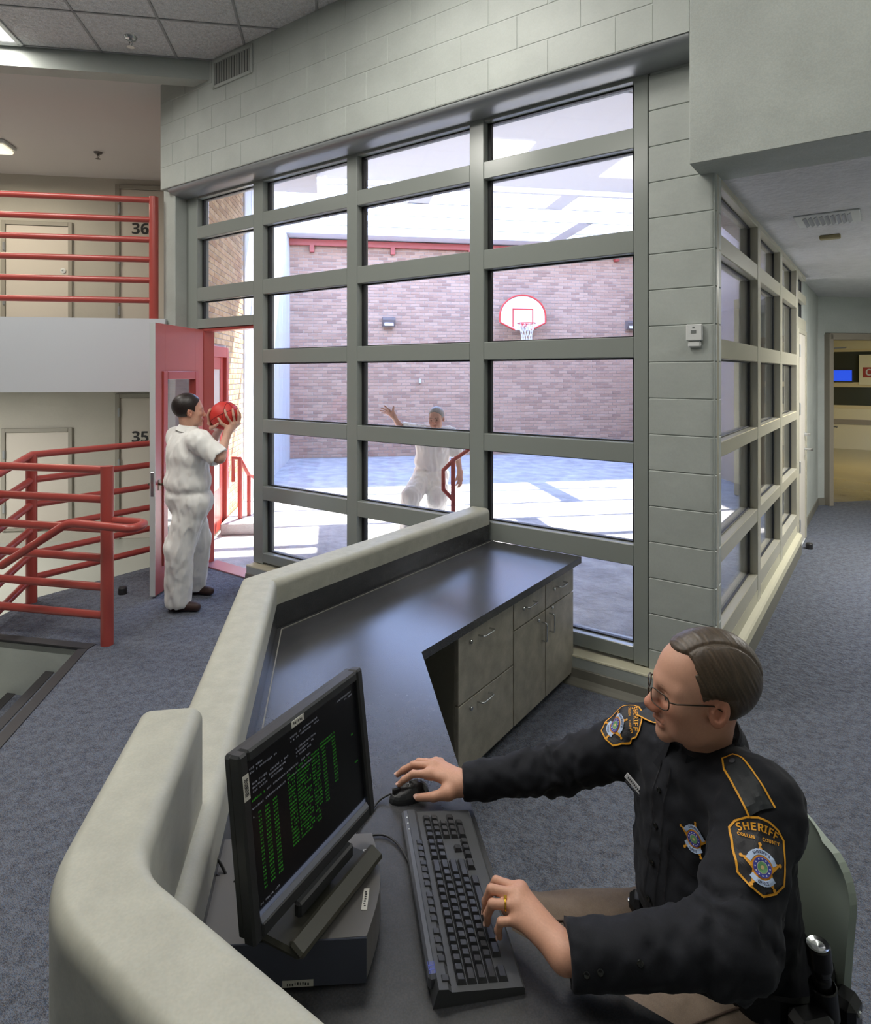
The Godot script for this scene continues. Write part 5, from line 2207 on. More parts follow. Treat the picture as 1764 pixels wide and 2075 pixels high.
func star_badge(l: Lay, c: Vector2, r: float, lift: float, tm: TextMesh, full: bool) -> void:
	var gold := lin(222, 156, 40)
	var p := PackedVector2Array()
	for i in 10:
		var an := PI / 2 + TAU * i / 10
		p.append(c + Vector2(cos(an), sin(an)) * (r if i % 2 == 0 else r * 0.50))
	l.poly(p, lift, gold)
	for i in 5:
		var an := PI / 2 + TAU * i / 5
		l.disc(c + Vector2(cos(an), sin(an)) * r * 1.0, r * 0.085, lift + 0.0002, gold)
	# ribbons
	var pale := lin(176, 196, 226)
	for sg in [1.0, -1.0]:
		var a := []
		for i in 9:
			var t := (i / 8.0 - 0.5) * (2.3 if sg > 0 else 1.7)
			a.append(c + Vector2(sin(t) * r * 0.66, (cos(t) * r * 0.66) * sg))
		l.line(a, r * 0.25, lift + 0.0005, pale)
	l.disc(c, r * 0.47, lift + 0.0007, lin(196, 116, 60))
	l.disc(c, r * 0.44, lift + 0.0009, lin(60, 70, 160))
	l.disc(c, r * 0.27, lift + 0.0011, lin(206, 200, 196))
	l.disc(c, r * 0.24, lift + 0.0013, lin(112, 168, 116))
	l.disc(c, r * 0.09, lift + 0.0015, lin(232, 206, 150))
	for i in 12:
		var an := TAU * i / 12
		l.disc(c + Vector2(cos(an), sin(an)) * r * 0.355, r * 0.035, lift + 0.0012, lin(220, 220, 230))
	if full:
		l.letters("SHERIFF'S", c + Vector2(0, r * 0.60), r * 0.13, r * 0.62, lift + 0.0009, lin(40, 44, 80), tm)
		l.letters("OFFICE", c + Vector2(0, -r * 0.72), r * 0.13, -r * 0.85, lift + 0.0009, lin(40, 44, 80), tm)


func sleeve_patch(l: Lay, tm: TextMesh) -> void:
	# shield outline 0.115 wide and 0.125 high
	var out := []
	for q in [[-0.046, 0.036], [-0.036, 0.049], [-0.018, 0.058], [0.0, 0.061], [0.018, 0.058], [0.036, 0.049], [0.046, 0.036], [0.045, 0.0], [0.041, -0.034], [0.024, -0.050], [0.0, -0.060], [-0.024, -0.050], [-0.041, -0.034], [-0.045, 0.0]]:
		out.append(Vector2(q[0], q[1]) * 0.95)
	l.poly(PackedVector2Array(out), 0.0012, lin(34, 36, 42))
	var gold := lin(226, 160, 38)
	l.line(out, 0.0032, 0.0020, gold, true)
	l.letters("SHERIFF", Vector2(0, 0.0375), 0.0122, 0.075, 0.0024, gold, tm)
	l.letters("COLLIN", Vector2(-0.0205, 0.0238), 0.0056, 0.0, 0.0024, gold, tm)
	l.letters("COUNTY", Vector2(0.0205, 0.0238), 0.0056, 0.0, 0.0024, gold, tm)
	star_badge(l, Vector2(0, -0.0165), 0.034, 0.0020, tm, true)


var shirt_f: Field
var off_o := Vector3(0.66, 0, 1.38)


func J(r: float, h: float, f: float) -> Vector3:
	return Vector3(r - off_o.x, h, off_o.z - f)


func laid(at: Vector3, nrm: Vector3, up: Vector3, b: B) -> Lay:
	var l := Lay.new()
	l.f = shirt_f
	l.b = b
	l.n = nrm.normalized()
	l.u = up.cross(l.n).normalized()
	l.v = l.n.cross(l.u).normalized()
	l.at = shirt_f.hit(at + l.n * 0.08, -l.n)
	return l


func make_officer() -> void:
	off_o = Vector3(0.66, 0, 1.38)
	var o := thing("person", "seated officer in a black long-sleeved uniform shirt and khaki trousers, one hand on the mouse", "person", cam_local(0.66, 0, 1.38), YAW)
	creases.seed = 5
	creases.frequency = 1.0
	creases.noise_type = FastNoiseLite.TYPE_SIMPLEX_SMOOTH
	creases.fractal_octaves = 2
	var Lt := Vector3(0.43, 0, 0.90).normalized()
	var Ft := Vector3(-0.90, 0, 0.43).normalized()
	var tb := Basis(Lt, Vector3.UP, Ft)

	# head
	var hf := Vector3(-0.985, 0.035, -0.02).normalized()
	var hl := Vector3(-0.06, -0.02, 0.99).normalized()
	hl = (hl - hf * hl.dot(hf)).normalized()
	var hb := Basis(hl, hf.cross(hl), hf)
	var hx := Transform3D(hb.scaled_local(Vector3.ONE * 0.955), J(0.556, 1.166, 1.335))
	var neck := J(0.585, 0.995, 1.385)
	var f := Field.new(J(0.40, 0.955, 1.335) - Vector3(0, 0, 0.13), J(0.70, 1.30, 1.335) + Vector3(0, 0, 0.13), 0.003)
	head_shape(f, hx, true, neck, 0.051, 0.955)
	var skin := lin(204, 155, 131)
	var body := Acc.new()
	f.net(body, skin_color(hx, 1.0, skin, true))
	# hands
	var tone := func(p: Vector3, _n: Vector3) -> Color:
		var q := skin * (1.0 + 0.10 * creases.get_noise_3dv(p * 260.0)) * Color(1.0, 0.97, 0.95)
		q.a = 1.0
		return q
	var wr := J(0.070, 0.787, 1.612)
	var rf := [[J(-0.016, 0.800, 1.628), J(-0.058, 0.797, 1.632), J(-0.094, 0.768, 1.636)],
		[J(-0.006, 0.803, 1.655), J(-0.058, 0.800, 1.666), J(-0.100, 0.768, 1.676)],
		[J(0.002, 0.797, 1.678), J(-0.044, 0.792, 1.693), J(-0.084, 0.757, 1.704)],
		[J(0.012, 0.785, 1.697), J(-0.026, 0.778, 1.716), J(-0.056, 0.745, 1.728)]]
	var rt := [J(0.032, 0.775, 1.592), J(-0.004, 0.764, 1.594), J(-0.045, 0.750, 1.612)]
	f = Field.new(J(-0.125, 0.715, 1.765), J(0.13, 0.845, 1.555), 0.0027)
	hand_shape(f, wr, rf, rt)
	f.cap(wr, J(0.12, 0.79, 1.611), 0.026, 0.030, 0.02, Vector3.UP, 1.15)
	f.net(body, tone)
	for k in 4:
		nail(body, rf[k][2], (rf[k][2] - rf[k][1]).normalized(), Vector3.UP, 0.008, lin(214, 172, 156))
	nail(body, rt[2], (rt[2] - rt[1]).normalized(), Vector3(0.2, 1, 0.6).normalized(), 0.0095, lin(214, 172, 156))
	var wl := J(0.232, 0.795, 1.128)
	var lf := [[J(0.166, 0.824, 1.234), J(0.120, 0.826, 1.252), J(0.106, 0.772, 1.270)],
		[J(0.160, 0.828, 1.216), J(0.108, 0.829, 1.228), J(0.098, 0.770, 1.246)],
		[J(0.156, 0.822, 1.199), J(0.108, 0.820, 1.205), J(0.100, 0.769, 1.222)],
		[J(0.156, 0.808, 1.182), J(0.122, 0.804, 1.184), J(0.121, 0.768, 1.193)]]
	var lt := [J(0.205, 0.788, 1.180), J(0.172, 0.777, 1.222), J(0.138, 0.768, 1.252)]
	f = Field.new(J(0.07, 0.74, 1.31), J(0.31, 0.87, 1.06), 0.0027)
	hand_shape(f, wl, lf, lt)
	f.cap(wl, J(0.285, 0.80, 1.122), 0.027, 0.031, 0.02, Vector3.UP, 1.1)
	f.net(body, tone)
	for k in 4:
		nail(body, lf[k][2], (lf[k][2] - lf[k][1]).normalized(), (lf[k][1] - lf[k][0]).normalized(), 0.008, lin(214, 172, 156))
	# the body under the clothes joins head and hands
	f = Field.new(J(0.05, 0.42, 1.72), J(0.92, 1.06, 1.0), 0.014)
	f.ell(J(0.60, 0.78, 1.38), tb, Vector3(0.15, 0.22, 0.10), 0.03)
	f.ell(J(0.66, 0.56, 1.38), tb, Vector3(0.15, 0.11, 0.11), 0.05)
	f.cap(neck + Vector3(0, 0.03, 0), J(0.59, 0.90, 1.385), 0.05, 0.09, 0.04)
	for q in [[J(0.52, 0.94, 1.53), J(0.31, 0.835, 1.60), J(0.10, 0.79, 1.612)], [J(0.65, 0.97, 1.24), J(0.52, 0.85, 1.10), J(0.26, 0.798, 1.125)]]:
		f.cap(q[0], q[1], 0.045, 0.036, 0.03)
		f.cap(q[1], q[2], 0.036, 0.024, 0.02)
	f.net(body, tone)
	var skm := vmat("skin", 0.5)
	acc_part("body", body, skm, o)

	# hair, parted on his left
	var hinv := hx.affine_inverse()
	f = Field.new(J(0.42, 1.06, 1.335) - Vector3(0, 0, 0.105), J(0.685, 1.305, 1.335) + Vector3(0, 0, 0.11), 0.0024)
	var strand := func(q: Vector3) -> float:
		var top := smoothstep(0.055, 0.080, q.y) * smoothstep(0.052, 0.036, q.x)
		var across := lerpf(q.z * 0.86 - q.y * 0.5, q.z + q.x * 0.25, top)
		var along := lerpf(q.y * 0.86 + q.z * 0.5, q.x, top)
		return 0.6 * creases.get_noise_3d(across * 190.0, along * 14.0, 3.0 * top) + 0.4 * creases.get_noise_3d(across * 420.0, along * 20.0, 9.0)
	f.fill(func(p: Vector3) -> float:
		var q := hinv * p
		var e := (q - Vector3(0, 0.033, -0.022)) / Vector3(0.0875, 0.0960, 0.1085)
		var s := (e.length() - 1.0) * 0.084
		if s > 0.02:
			return s
		# hairline: how far forward hair may reach at this height
		var zl := 0.0
		if q.y > 0.062:
			zl = lerpf(0.040, 0.088, clampf((q.y - 0.062) / 0.046, 0, 1)) - 0.022 * exp(-pow((absf(q.x) - 0.045) / 0.018, 2.0))
		elif q.y > 0.01:
			zl = lerpf(0.026, 0.040, (q.y - 0.01) / 0.052)
		elif q.y > -0.022:
			zl = lerpf(0.017, 0.026, (q.y + 0.022) / 0.032)
		else:
			zl = lerpf(-0.060, -0.024, clampf((q.y + 0.085) / 0.063, 0, 1))
		var cut := (q.z - zl) * 0.8
		var ear := 0.030 - Vector2(q.y + 0.016, q.z + 0.006).length()
		cut = maxf(cut, ear * 0.8)
		cut += 0.004 * strand.call(q * 0.8)
		cut = maxf(cut, (-0.088 - q.y) + 0.004 * strand.call(q * 0.9))
		s += 0.0013 * strand.call(q)
		if q.y > 0.05:
			s += 0.0025 * exp(-pow((q.x - 0.040) / 0.003, 2.0)) - 0.003 * exp(-pow((q.x + 0.01) / 0.04, 2.0))
		var g := 0.014 - absf(s - cut)
		return maxf(s, cut) + (g * g * 0.25 / 0.014 if g > 0.0 else 0.0))
	var hair := Acc.new()
	f.net(hair, func(p: Vector3, _n: Vector3) -> Color:
		var q := hinv * p
		var k: float = 0.5 + 0.5 * strand.call(q)
		var c := lin(50, 41, 33).lerp(lin(112, 94, 74), k * k)
		if q.y < 0.02 and q.z > -0.05:
			c = c.lerp(lin(128, 118, 106), 0.25)
		return c)
	acc_part("hair", hair, vmat("hair", 0.42), o)

	# eyes and brows
	for s in [-1.0, 1.0]:
		var eb := B.new()
		var ec := Transform3D(hx.basis * Basis(Vector3.RIGHT, 0.10), hx * Vector3(0.031 * s, -0.007, 0.0738))
		var turned := ec * Transform3D(Basis(Vector3.RIGHT, PI / 2), Vector3.ZERO)
		var white := lin(206, 200, 192)
		var pr := []
		for i in 13:
			var an := -PI / 2 + PI * i / 12.0
			pr.append(Vector2(0.0118 * cos(an), 0.0118 * sin(an)))
		eb.lathe(turned, pr, 24, white)
		eb.lathe(turned, [Vector2(0.0056, 0.0106), Vector2(0.0048, 0.0116), Vector2(0.0024, 0.0121)], 20, lin(74, 84, 86))
		eb.lathe(turned, [Vector2(0.0024, 0.0121), Vector2(0.0, 0.0124)], 16, lin(12, 12, 14))
		pb("eye", eb, vmat("eye", 0.12), o)
		eb = B.new()
		for k in 5:
			var line := []
			for i in 8:
				var t := i / 7.0
				line.append(hx * Vector3((0.012 + 0.038 * t) * s, 0.0155 + 0.0045 * sin(t * 2.4) - 0.004 * t + (k - 2) * 0.0013 * (1.0 - 0.5 * t), 0.0945 - 0.020 * t * t - 0.0012 * absf(k - 2.0)))
			eb.tube(line, 0.0013, 5)
		pb("eyebrow", eb, mat("brow", col(84, 70, 58), 0.8), o)

	# glasses
	var g := B.new()
	for s in [-1.0, 1.0]:
		var ring := []
		for i in 33:
			var an := TAU * i / 32.0
			var cx: float = 0.034 * s + 0.0250 * signf(cos(an)) * pow(absf(cos(an)), 0.55)
			var cy: float = -0.010 + 0.0165 * signf(sin(an)) * pow(absf(sin(an)), 0.6)
			ring.append(hx * Vector3(cx, cy, 0.108 - 7.0 * cx * cx * 0.9))
		g.tube(ring, 0.0013, 6, false)
	g.tube([hx * Vector3(0.0105, -0.004, 0.108), hx * Vector3(0, 0.000, 0.112), hx * Vector3(-0.0105, -0.004, 0.108)], 0.0013, 6)
	var gl := pb("glasses", g, mat("wire", col(70, 62, 54), 0.3, 0.8), o)
	for s in [-1.0, 1.0]:
		g = B.new()
		g.tube([hx * Vector3(0.0585 * s, -0.004, 0.086), hx * Vector3(0.069 * s, -0.002, 0.074), hx * Vector3(0.079 * s, 0.003, 0.0), hx * Vector3(0.079 * s, -0.010, -0.022)], 0.0014, 6)
		pb("temple", g, mat("wire", Color.WHITE), gl)
		g = B.new()
		var rim := []
		for i in 20:
			var an := TAU * i / 20.0
			var cx: float = 0.034 * s + 0.0240 * signf(cos(an)) * pow(absf(cos(an)), 0.55)
			rim.append(hx * Vector3(cx, -0.010 + 0.0160 * signf(sin(an)) * pow(absf(sin(an)), 0.6), 0.108 - 6.3 * cx * cx))
		var mid := hx * Vector3(0.034 * s, -0.010, 0.1015)
		for i in 20:
			g.tri(mid, rim[i], rim[(i + 1) % 20])
		pb("lens", g, mats.glass, gl)

	# shirt
	f = Field.new(J(-0.01, 0.50, 1.76), J(0.93, 1.11, 0.96), 0.0085)
	shirt_f = f
	f.ell(J(0.597, 0.875, 1.385), tb, Vector3(0.185, 0.165, 0.125), 0.02)
	f.ell(J(0.603, 0.72, 1.378), tb, Vector3(0.182, 0.165, 0.150), 0.06)
	f.ell(J(0.645, 0.605, 1.38), tb, Vector3(0.180, 0.085, 0.140), 0.05)
	var sr := J(0.510, 0.945, 1.535)
	var sl := J(0.632, 0.985, 1.235)
	f.cap(sr, sl, 0.060, 0.062, 0.05)
	f.cap(neck - Vector3(0, 0.012, 0), sr, 0.055, 0.052, 0.05)
	f.cap(neck - Vector3(0, 0.012, 0), sl, 0.055, 0.056, 0.05)
	var er := J(0.305, 0.828, 1.602)
	var el := J(0.508, 0.850, 1.085)
	f.cap(sr, er, 0.068, 0.056, 0.04)
	f.cap(er, J(0.085, 0.789, 1.612), 0.055, 0.041, 0.025)
	f.cap(sl, el, 0.074, 0.066, 0.045)
	f.cap(el, J(0.255, 0.797, 1.124), 0.064, 0.045, 0.03)
	# cuffs stand a little off the wrist
	f.cap(J(0.135, 0.789, 1.612), J(0.074, 0.789, 1.612), 0.040, 0.041, 0.006)
	f.cap(J(0.320, 0.803, 1.118), J(0.225, 0.795, 1.126), 0.051, 0.051, 0.006)
	var seg := [[sr, er], [er, J(0.08, 0.789, 1.612)], [sl, el], [el, J(0.25, 0.797, 1.124)]]
	f.warp(func(p: Vector3) -> float:
		var w := 0.0060 * creases.get_noise_3d(p.x * 9.0, p.y * 17.0 + p.x * 8.0, p.z * 9.0)
		w += 0.0075 * (absf(creases.get_noise_3d(p.x * 11.0 + 7.0, p.y * 9.0 - p.x * 9.0, p.z * 13.0 + p.y * 8.0)) - 0.25)
		w += 0.0025 * creases.get_noise_3d(p.x * 30.0, p.y * 26.0 - p.z * 12.0, p.z * 30.0)
		for k in 4:
			var a: Vector3 = seg[k][0]
			var e: Vector3 = seg[k][1] - a
			var t := (p - a).dot(e) / e.length_squared()
			if t > 0.05 and t < 0.97 and (p - a - e * t).length() < 0.10:
				# rings of creases, tighter near the elbow
				var amp := 0.0045 * (exp(-pow((t - (0.95 if k % 2 == 0 else 0.06)) / 0.30, 2.0)) + 0.18)
				w += amp * sin(t * 34.0 + 5.0 * creases.get_noise_3d(p.x * 10.0, p.y * 10.0, p.z * 10.0) + p.y * 60.0)
		return w)
	# flat cuff ends
	f.ell(J(0.240, 0.797, 1.124) + Vector3(-0.25, -0.012, -0.015), Basis(), Vector3.ONE * 0.25, 0.003, true)
	f.ell(J(0.070, 0.789, 1.612) + Vector3(-0.25, 0.0, 0.0), Basis(), Vector3.ONE * 0.25, 0.003, true)
	var sh := Acc.new()
	f.net(sh, func(_p: Vector3, _n: Vector3) -> Color: return Color.WHITE)
	var cloth := textured(mat("uniform", col(37, 39, 46), 0.8, 0.0, 0.35), grain(256, 33, 0.35, 0.06, 0.02), 12.0, null, 0.4, false)
	cloth.rim_enabled = true
	cloth.rim = 0.25
	var so := acc_part("shirt", sh, cloth, o)

	# collar: a stand and a leaf folded over it
	var c := B.new()
	var cn := (hx * Vector3(0, -0.06, -0.02) - neck).normalized()
	var ca := neck + Vector3(0, 0.030, 0) + cn * 0.026
	var cr := Lt
	var cf := cr.cross(cn).normalized()
	cr = cn.cross(cf).normalized()
	cf = -cf if cf.dot(Ft) < 0.0 else cf
	var rows := []
	for i in 33:
		var an: float = lerpf(-PI + 0.28, PI - 0.28, i / 32.0)       # 0 at the nape
		var dir := -cf * cos(an) + cr * sin(an)
		var front := absf(an) / PI
		var low := smoothstep(0.35, 1.0, front)
		var rr := 0.0625 + 0.005 * front
		var base := ca - cn * 0.020 * low + cf * 0.006 * low
		var prof := [base + dir * rr - cn * 0.012, base + dir * (rr - 0.001) + cn * 0.024, base + dir * (rr + 0.004) + cn * 0.030, base + dir * (rr + 0.009) + cn * 0.024, base + dir * (rr + 0.019) - cn * (0.004 + 0.016 * low), base + dir * (rr + 0.027 + 0.012 * low) - cn * (0.016 + 0.046 * low)]
		rows.append(prof)
	for i in 32:
		for j in 5:
			var A: Vector3 = rows[i][j]
			var Bq: Vector3 = rows[i + 1][j]
			var C: Vector3 = rows[i + 1][j + 1]
			var D: Vector3 = rows[i][j + 1]
			c.quad(A, D, C, Bq)
	pb("collar", c, cloth, so)

	var tm := text_mesh("A", 0.02, 0.0005, "Droid Sans", true)
	var vm := vmat("thread", 0.6)
	# left sleeve patch, right sleeve patch
	c = B.new()
	var l := laid(J(0.574, 0.978, 1.117), Vector3(-0.05, 0.62, 0.74), Vector3(0.027, 0.075, -0.07), c)
	sleeve_patch(l, tm)
	pb("sleeve_patch", c, vm, so, "gold-edged shield patch on the left sleeve")
	c = B.new()
	l = laid(J(0.445, 0.992, 1.518), Vector3(-0.55, 0.78, 0.20), Vector3(0.077, 0.057, 0.044), c)
	sleeve_patch(l, tm)
	pb("sleeve_patch", c, vm, so, "gold-edged shield patch on the right sleeve")
	# embroidered chest star, on a pocket flap
	c = B.new()
	l = laid(J(0.522, 0.893, 1.275), Vector3(-0.72, 0.20, 0.66), Vector3(0.04, 1, 0), c)
	star_badge(l, Vector2(0, 0), 0.031, 0.0018, tm, true)
	pb("star_badge", c, vm, so, "embroidered gold star on the chest")
	c = B.new()
	l.b = c
	var gold := lin(226, 160, 38)
	var dark := lin(24, 25, 30)
	for w in [[[-0.056, -0.030], [-0.056, -0.052], [0.0, -0.070], [0.056, -0.052], [0.056, -0.030]], [[-0.054, -0.04], [-0.054, -0.15], [0.0, -0.165], [0.054, -0.15], [0.054, -0.04]]]:
		var pts := []
		for q in w:
			pts.append(Vector2(q[0], q[1]))
		l.line(pts, 0.0022, 0.0012, dark)
	pb("pocket_seam", c, vm, so)
	# name plate on his right chest
	var pf := laid(J(0.459, 0.892, 1.438), Vector3(-0.90, 0.25, 0.10), Vector3(0, 1, 0), B.new())
	var np := B.new()
	var nu := Vector3(0.50, -0.42, 0.62).normalized()
	var nn_ := Vector3(-0.74, 0.30, 0.60)
	nn_ = (nn_ - nu * nn_.dot(nu)).normalized()
	var nb := Basis(nu, nn_.cross(nu), nn_)
	pf.n = nn_
	pf.v = nb.y
	np.cbox(Transform3D(nb, pf.at + pf.n * 0.007), Vector3(0.062, 0.014, 0.0025), 0.001)
	var plate := pb("name_plate", np, mat("plate_silver", col(214, 216, 220), 0.35, 0.3), so, "silver name plate on the chest")
	np = B.new()
	np.cbox(Transform3D(nb, pf.at + pf.n * 0.0085 + pf.v * -0.011), Vector3(0.050, 0.005, 0.0020), 0.0008)
	for k in 11:
		np.cbox(Transform3D(nb, pf.at + pf.n * 0.0084 + nb.x * (-0.023 + 0.0046 * k)), Vector3(0.0022, 0.0042, 0.0006), 0.0)
	pb("engraving", np, mat("dark_metal", col(60, 62, 70), 0.4, 0.6), plate)
	# placket with buttons
	c = B.new()
	l = laid(J(0.465, 0.83, 1.348), Vector3(-0.90, 0.10, 0.42), Vector3(0, 1, 0), c)
	l.line([Vector2(0.018, 0.165), Vector2(0.016, 0.05), Vector2(0.016, -0.15)], 0.0024, 0.0010, dark)
	l.line([Vector2(-0.018, 0.16), Vector2(-0.016, 0.05), Vector2(-0.016, -0.15)], 0.0018, 0.0010, dark)
	pb("placket_seam", c, vm, so)
	for k in 4:
		var bt := B.new()
		var at := l.put(Vector2(0.0, 0.11 - 0.075 * k), 0.0005)
		bt.lathe(Transform3D(Basis(l.u, l.n, -l.v), at), [Vector2(0.0058, 0), Vector2(0.006, 0.0018), Vector2(0.0045, 0.0026), Vector2(0, 0.0018)], 14)
		pb("button", bt, mats.glassblack, so)
	# shoulder straps piped in gold
	for s in [0, 1]:
		c = B.new()
		if s == 0:
			l = laid(J(0.592, 1.045, 1.215), Vector3(-0.30, 0.85, 0.36), Vector3(-0.01, 0.036, -0.105), c)
		else:
			l = laid(J(0.530, 1.02, 1.465), Vector3(-0.33, 0.92, 0.15), Vector3(0.05, 0.02, 0.10), c)
		var q := [Vector2(-0.024, -0.058), Vector2(-0.021, 0.036), Vector2(-0.012, 0.060), Vector2(0.010, 0.060), Vector2(0.021, 0.040), Vector2(0.026, -0.058)]
		l.poly(PackedVector2Array(q), 0.0022, lin(32, 34, 40))
		l.line(q, 0.0034, 0.0034, gold)
		l.disc(Vector2(0, 0.042), 0.006, 0.0036, lin(70, 72, 78))
		pb("shoulder_strap", c, vm, so)
	# cuff buttons
	for q in [[J(0.258, 0.806, 1.08), Vector3(-0.2, 0.35, 0.9)], [J(0.280, 0.814, 1.075), Vector3(-0.2, 0.4, 0.9)], [J(0.343, 0.841, 1.061), Vector3(-0.17, 0.47, 0.86)]]:
		var bl := laid(q[0], q[1], Vector3.UP, B.new())
		var bt := B.new()
		bt.lathe(Transform3D(Basis(bl.u, bl.n, -bl.v), bl.at), [Vector2(0.0058, 0), Vector2(0.006, 0.002), Vector2(0.0045, 0.003), Vector2(0, 0.002)], 14)
		pb("button", bt, mats.glassblack, so)

	# trousers
	f = Field.new(J(0.02, 0.05, 1.66), J(0.92, 0.72, 1.02), 0.010)
	f.ell(J(0.665, 0.55, 1.38), tb, Vector3(0.182, 0.105, 0.138), 0.03)
	var legs := [[J(0.615, 0.535, 1.455), J(0.20, 0.545, 1.46), J(0.17, 0.11, 1.50)], [J(0.690, 0.535, 1.30), J(0.28, 0.545, 1.165), J(0.25, 0.11, 1.20)]]
	for q in legs:
		f.cap(q[0], q[1], 0.096, 0.068, 0.06)
		f.cap(q[1], q[2], 0.068, 0.055, 0.02)
	f.warp(func(p: Vector3) -> float: return 0.006 * creases.get_noise_3d(p.x * 12.0, p.y * 10.0, p.z * 20.0) + 0.002 * creases.get_noise_3d(p.x * 40.0, p.y * 30.0, p.z * 40.0))
	var tr := Acc.new()
	f.net(tr, func(_p: Vector3, _n: Vector3) -> Color: return Color.WHITE)
	var kh := textured(mat("khaki", col(140, 124, 110), 0.8, 0.0, 0.3), grain(256, 35, 0.2, 0.06, 0.02), 10.0, null, 0.4, false)
	var to := acc_part("trousers", tr, kh, o)
	for q in legs:
		c = B.new()
		var pts := []
		for k in 13:
			var p: Vector3 = q[0].lerp(q[1], k / 12.0)
			pts.append(f.hit(p + Vector3(0, 0.14, 0.09), Vector3(0, -0.85, -0.53).normalized()) + Vector3(0, 0.0012, 0.001))
		c.tube(pts, 0.0022, 6)
		pb("piping", c, mat("brown_thread", col(66, 50, 40), 0.7), to)
	for q in legs:
		c = B.new()
		var a: Vector3 = q[2]
		var shoe := Field.new(a + Vector3(-0.24, -0.12, -0.09), a + Vector3(0.11, 0.06, 0.09), 0.009)
		shoe.cap(a + Vector3(0.03, -0.065, 0), a + Vector3(-0.15, -0.075, 0.01), 0.044, 0.034, 0.03)
		shoe.cap(a + Vector3(0.0, 0.0, 0), a + Vector3(0.0, -0.05, 0), 0.045, 0.045, 0.03)
		var sa := Acc.new()
		shoe.net(sa, func(_p: Vector3, _n: Vector3) -> Color: return Color.WHITE)
		acc_part("shoe", sa, mats.glassblack, o)
	# duty belt and what hangs on it
	c = B.new()
	var leather := mat("leather", col(26, 26, 27), 0.22)
	var ring := []
	for i in 37:
		var an := TAU * i / 36.0
		var dir := Lt * cos(an) + Ft * sin(an)
		ring.append(J(0.645, 0.618 + 0.012 * sin(an), 1.38) + Lt * cos(an) * 0.196 + Ft * sin(an) * 0.158)
	for i in 36:
		var A: Vector3 = ring[i]
		var Bq: Vector3 = ring[i + 1]
		var m1 := (A - J(0.645, 0.618, 1.38)).normalized() * 0.006
		var m2 := (Bq - J(0.645, 0.618, 1.38)).normalized() * 0.006
		var up := Vector3(0, 0.027, 0)
		c.quad(A + m1 - up, Bq + m2 - up, Bq + m2 + up, A + m1 + up)
		c.quad(A + up + m1, Bq + up + m2, Bq + up - m2, A + up - m1)
		c.quad(A - up - m1, Bq - up - m2, Bq - up + m2, A - up + m1)
	var belt := pb("duty_belt", c, leather, o)
	var side := J(0.645, 0.60, 1.38)
	for q in [[0.30, 0.075, 0.135, 0.050, "holster"], [2.25, 0.055, 0.10, 0.035, "pouch"], [1.95, 0.050, 0.10, 0.035, "pouch"], [-0.30, 0.055, 0.11, 0.045, "pouch"]]:
		var an: float = q[0]
		var dir := (Lt * cos(an) * 0.196 + Ft * sin(an) * 0.158)
		var nn := dir.normalized()
		c = B.new()
		c.cbox(Transform3D(Basis(Vector3.UP.cross(nn).normalized(), Vector3.UP, nn), side + dir + nn * (q[3] * 0.5 + 0.004) + Vector3(0, -0.01, 0)), Vector3(q[1], q[2], q[3]), 0.012)
		var pc := pb(q[4], c, leather, belt)
		c = B.new()
		c.lathe(Transform3D(Basis(Vector3.UP.cross(nn).normalized(), nn, Vector3.UP.cross(nn).normalized().cross(nn)), side + dir + nn * (q[3] + 0.004) + Vector3(0, 0.02, 0)), [Vector2(0.007, 0), Vector2(0.006, 0.003), Vector2(0, 0.004)], 12)
		pb("snap", c, mats.chrome, pc)
	# flashlight upright on the left hip
	var fd := J(0.735, 0.60, 1.185)
	c = B.new()
	c.lathe(Transform3D(Basis(Vector3(0, 0, 1), 0.12), fd), [Vector2(0, -0.02), Vector2(0.016, -0.018), Vector2(0.016, 0.10), Vector2(0.0155, 0.104), Vector2(0.0155, 0.108), Vector2(0.018, 0.112), Vector2(0.021, 0.124), Vector2(0.0212, 0.160), Vector2(0.019, 0.163)], 22)
	var fl := pb("flashlight", c, leather, belt, "black flashlight standing in its holder")
	c = B.new()
	c.lathe(Transform3D(Basis(Vector3(0, 0, 1), 0.12), fd), [Vector2(0.019, 0.1625), Vector2(0.012, 0.160), Vector2(0, 0.158)], 22)
	pb("lens", c, mats.chrome, fl)
	c = B.new()
	c.lathe(Transform3D(Basis(Vector3(0, 0, 1), 0.12), fd), [Vector2(0.022, 0.03), Vector2(0.024, 0.032), Vector2(0.024, 0.085), Vector2(0.022, 0.087)], 20)
	pb("holder", c, leather, belt)
	c = B.new()
	var kr := J(0.625, 0.60, 1.195)
	var loop := []
	for i in 17:
		loop.append(kr + Vector3(0.016 * cos(TAU * i / 16), 0.016 * sin(TAU * i / 16) - 0.03, 0.012))
	c.tube(loop, 0.0022, 6, false)
	c.tube([kr + Vector3(0, 0.0, 0.010), kr + Vector3(0, -0.02, 0.014)], 0.006, 8)
	for k in 3:
		c.cbox(Transform3D(Basis(Vector3.BACK, 0.3 * (k - 1)), kr + Vector3(0.008 * (k - 1), -0.072, 0.012 + 0.003 * k)), Vector3(0.009, 0.05, 0.002), 0.0008)
	pb("key_ring", c, mats.chrome, belt, "silver keys on the belt")
	# wedding ring
	c = B.new()
	var a: Vector3 = lf[2][0].lerp(lf[2][1], 0.48)
	var t: Vector3 = (lf[2][1] - lf[2][0]).normalized()
	var s1 := t.cross(Vector3.UP).normalized()
	var s2 := s1.cross(t)
	var rp := []
	for i in 17:
		rp.append(a + (s1 * cos(TAU * i / 16) + s2 * sin(TAU * i / 16)) * 0.0104)
	c.tube(rp, 0.0018, 6, false)
	c.cbox(Transform3D(Basis(s1, s2, -t), a + s2 * 0.0105 + s1 * 0.004), Vector3(0.009, 0.0035, 0.006), 0.001)
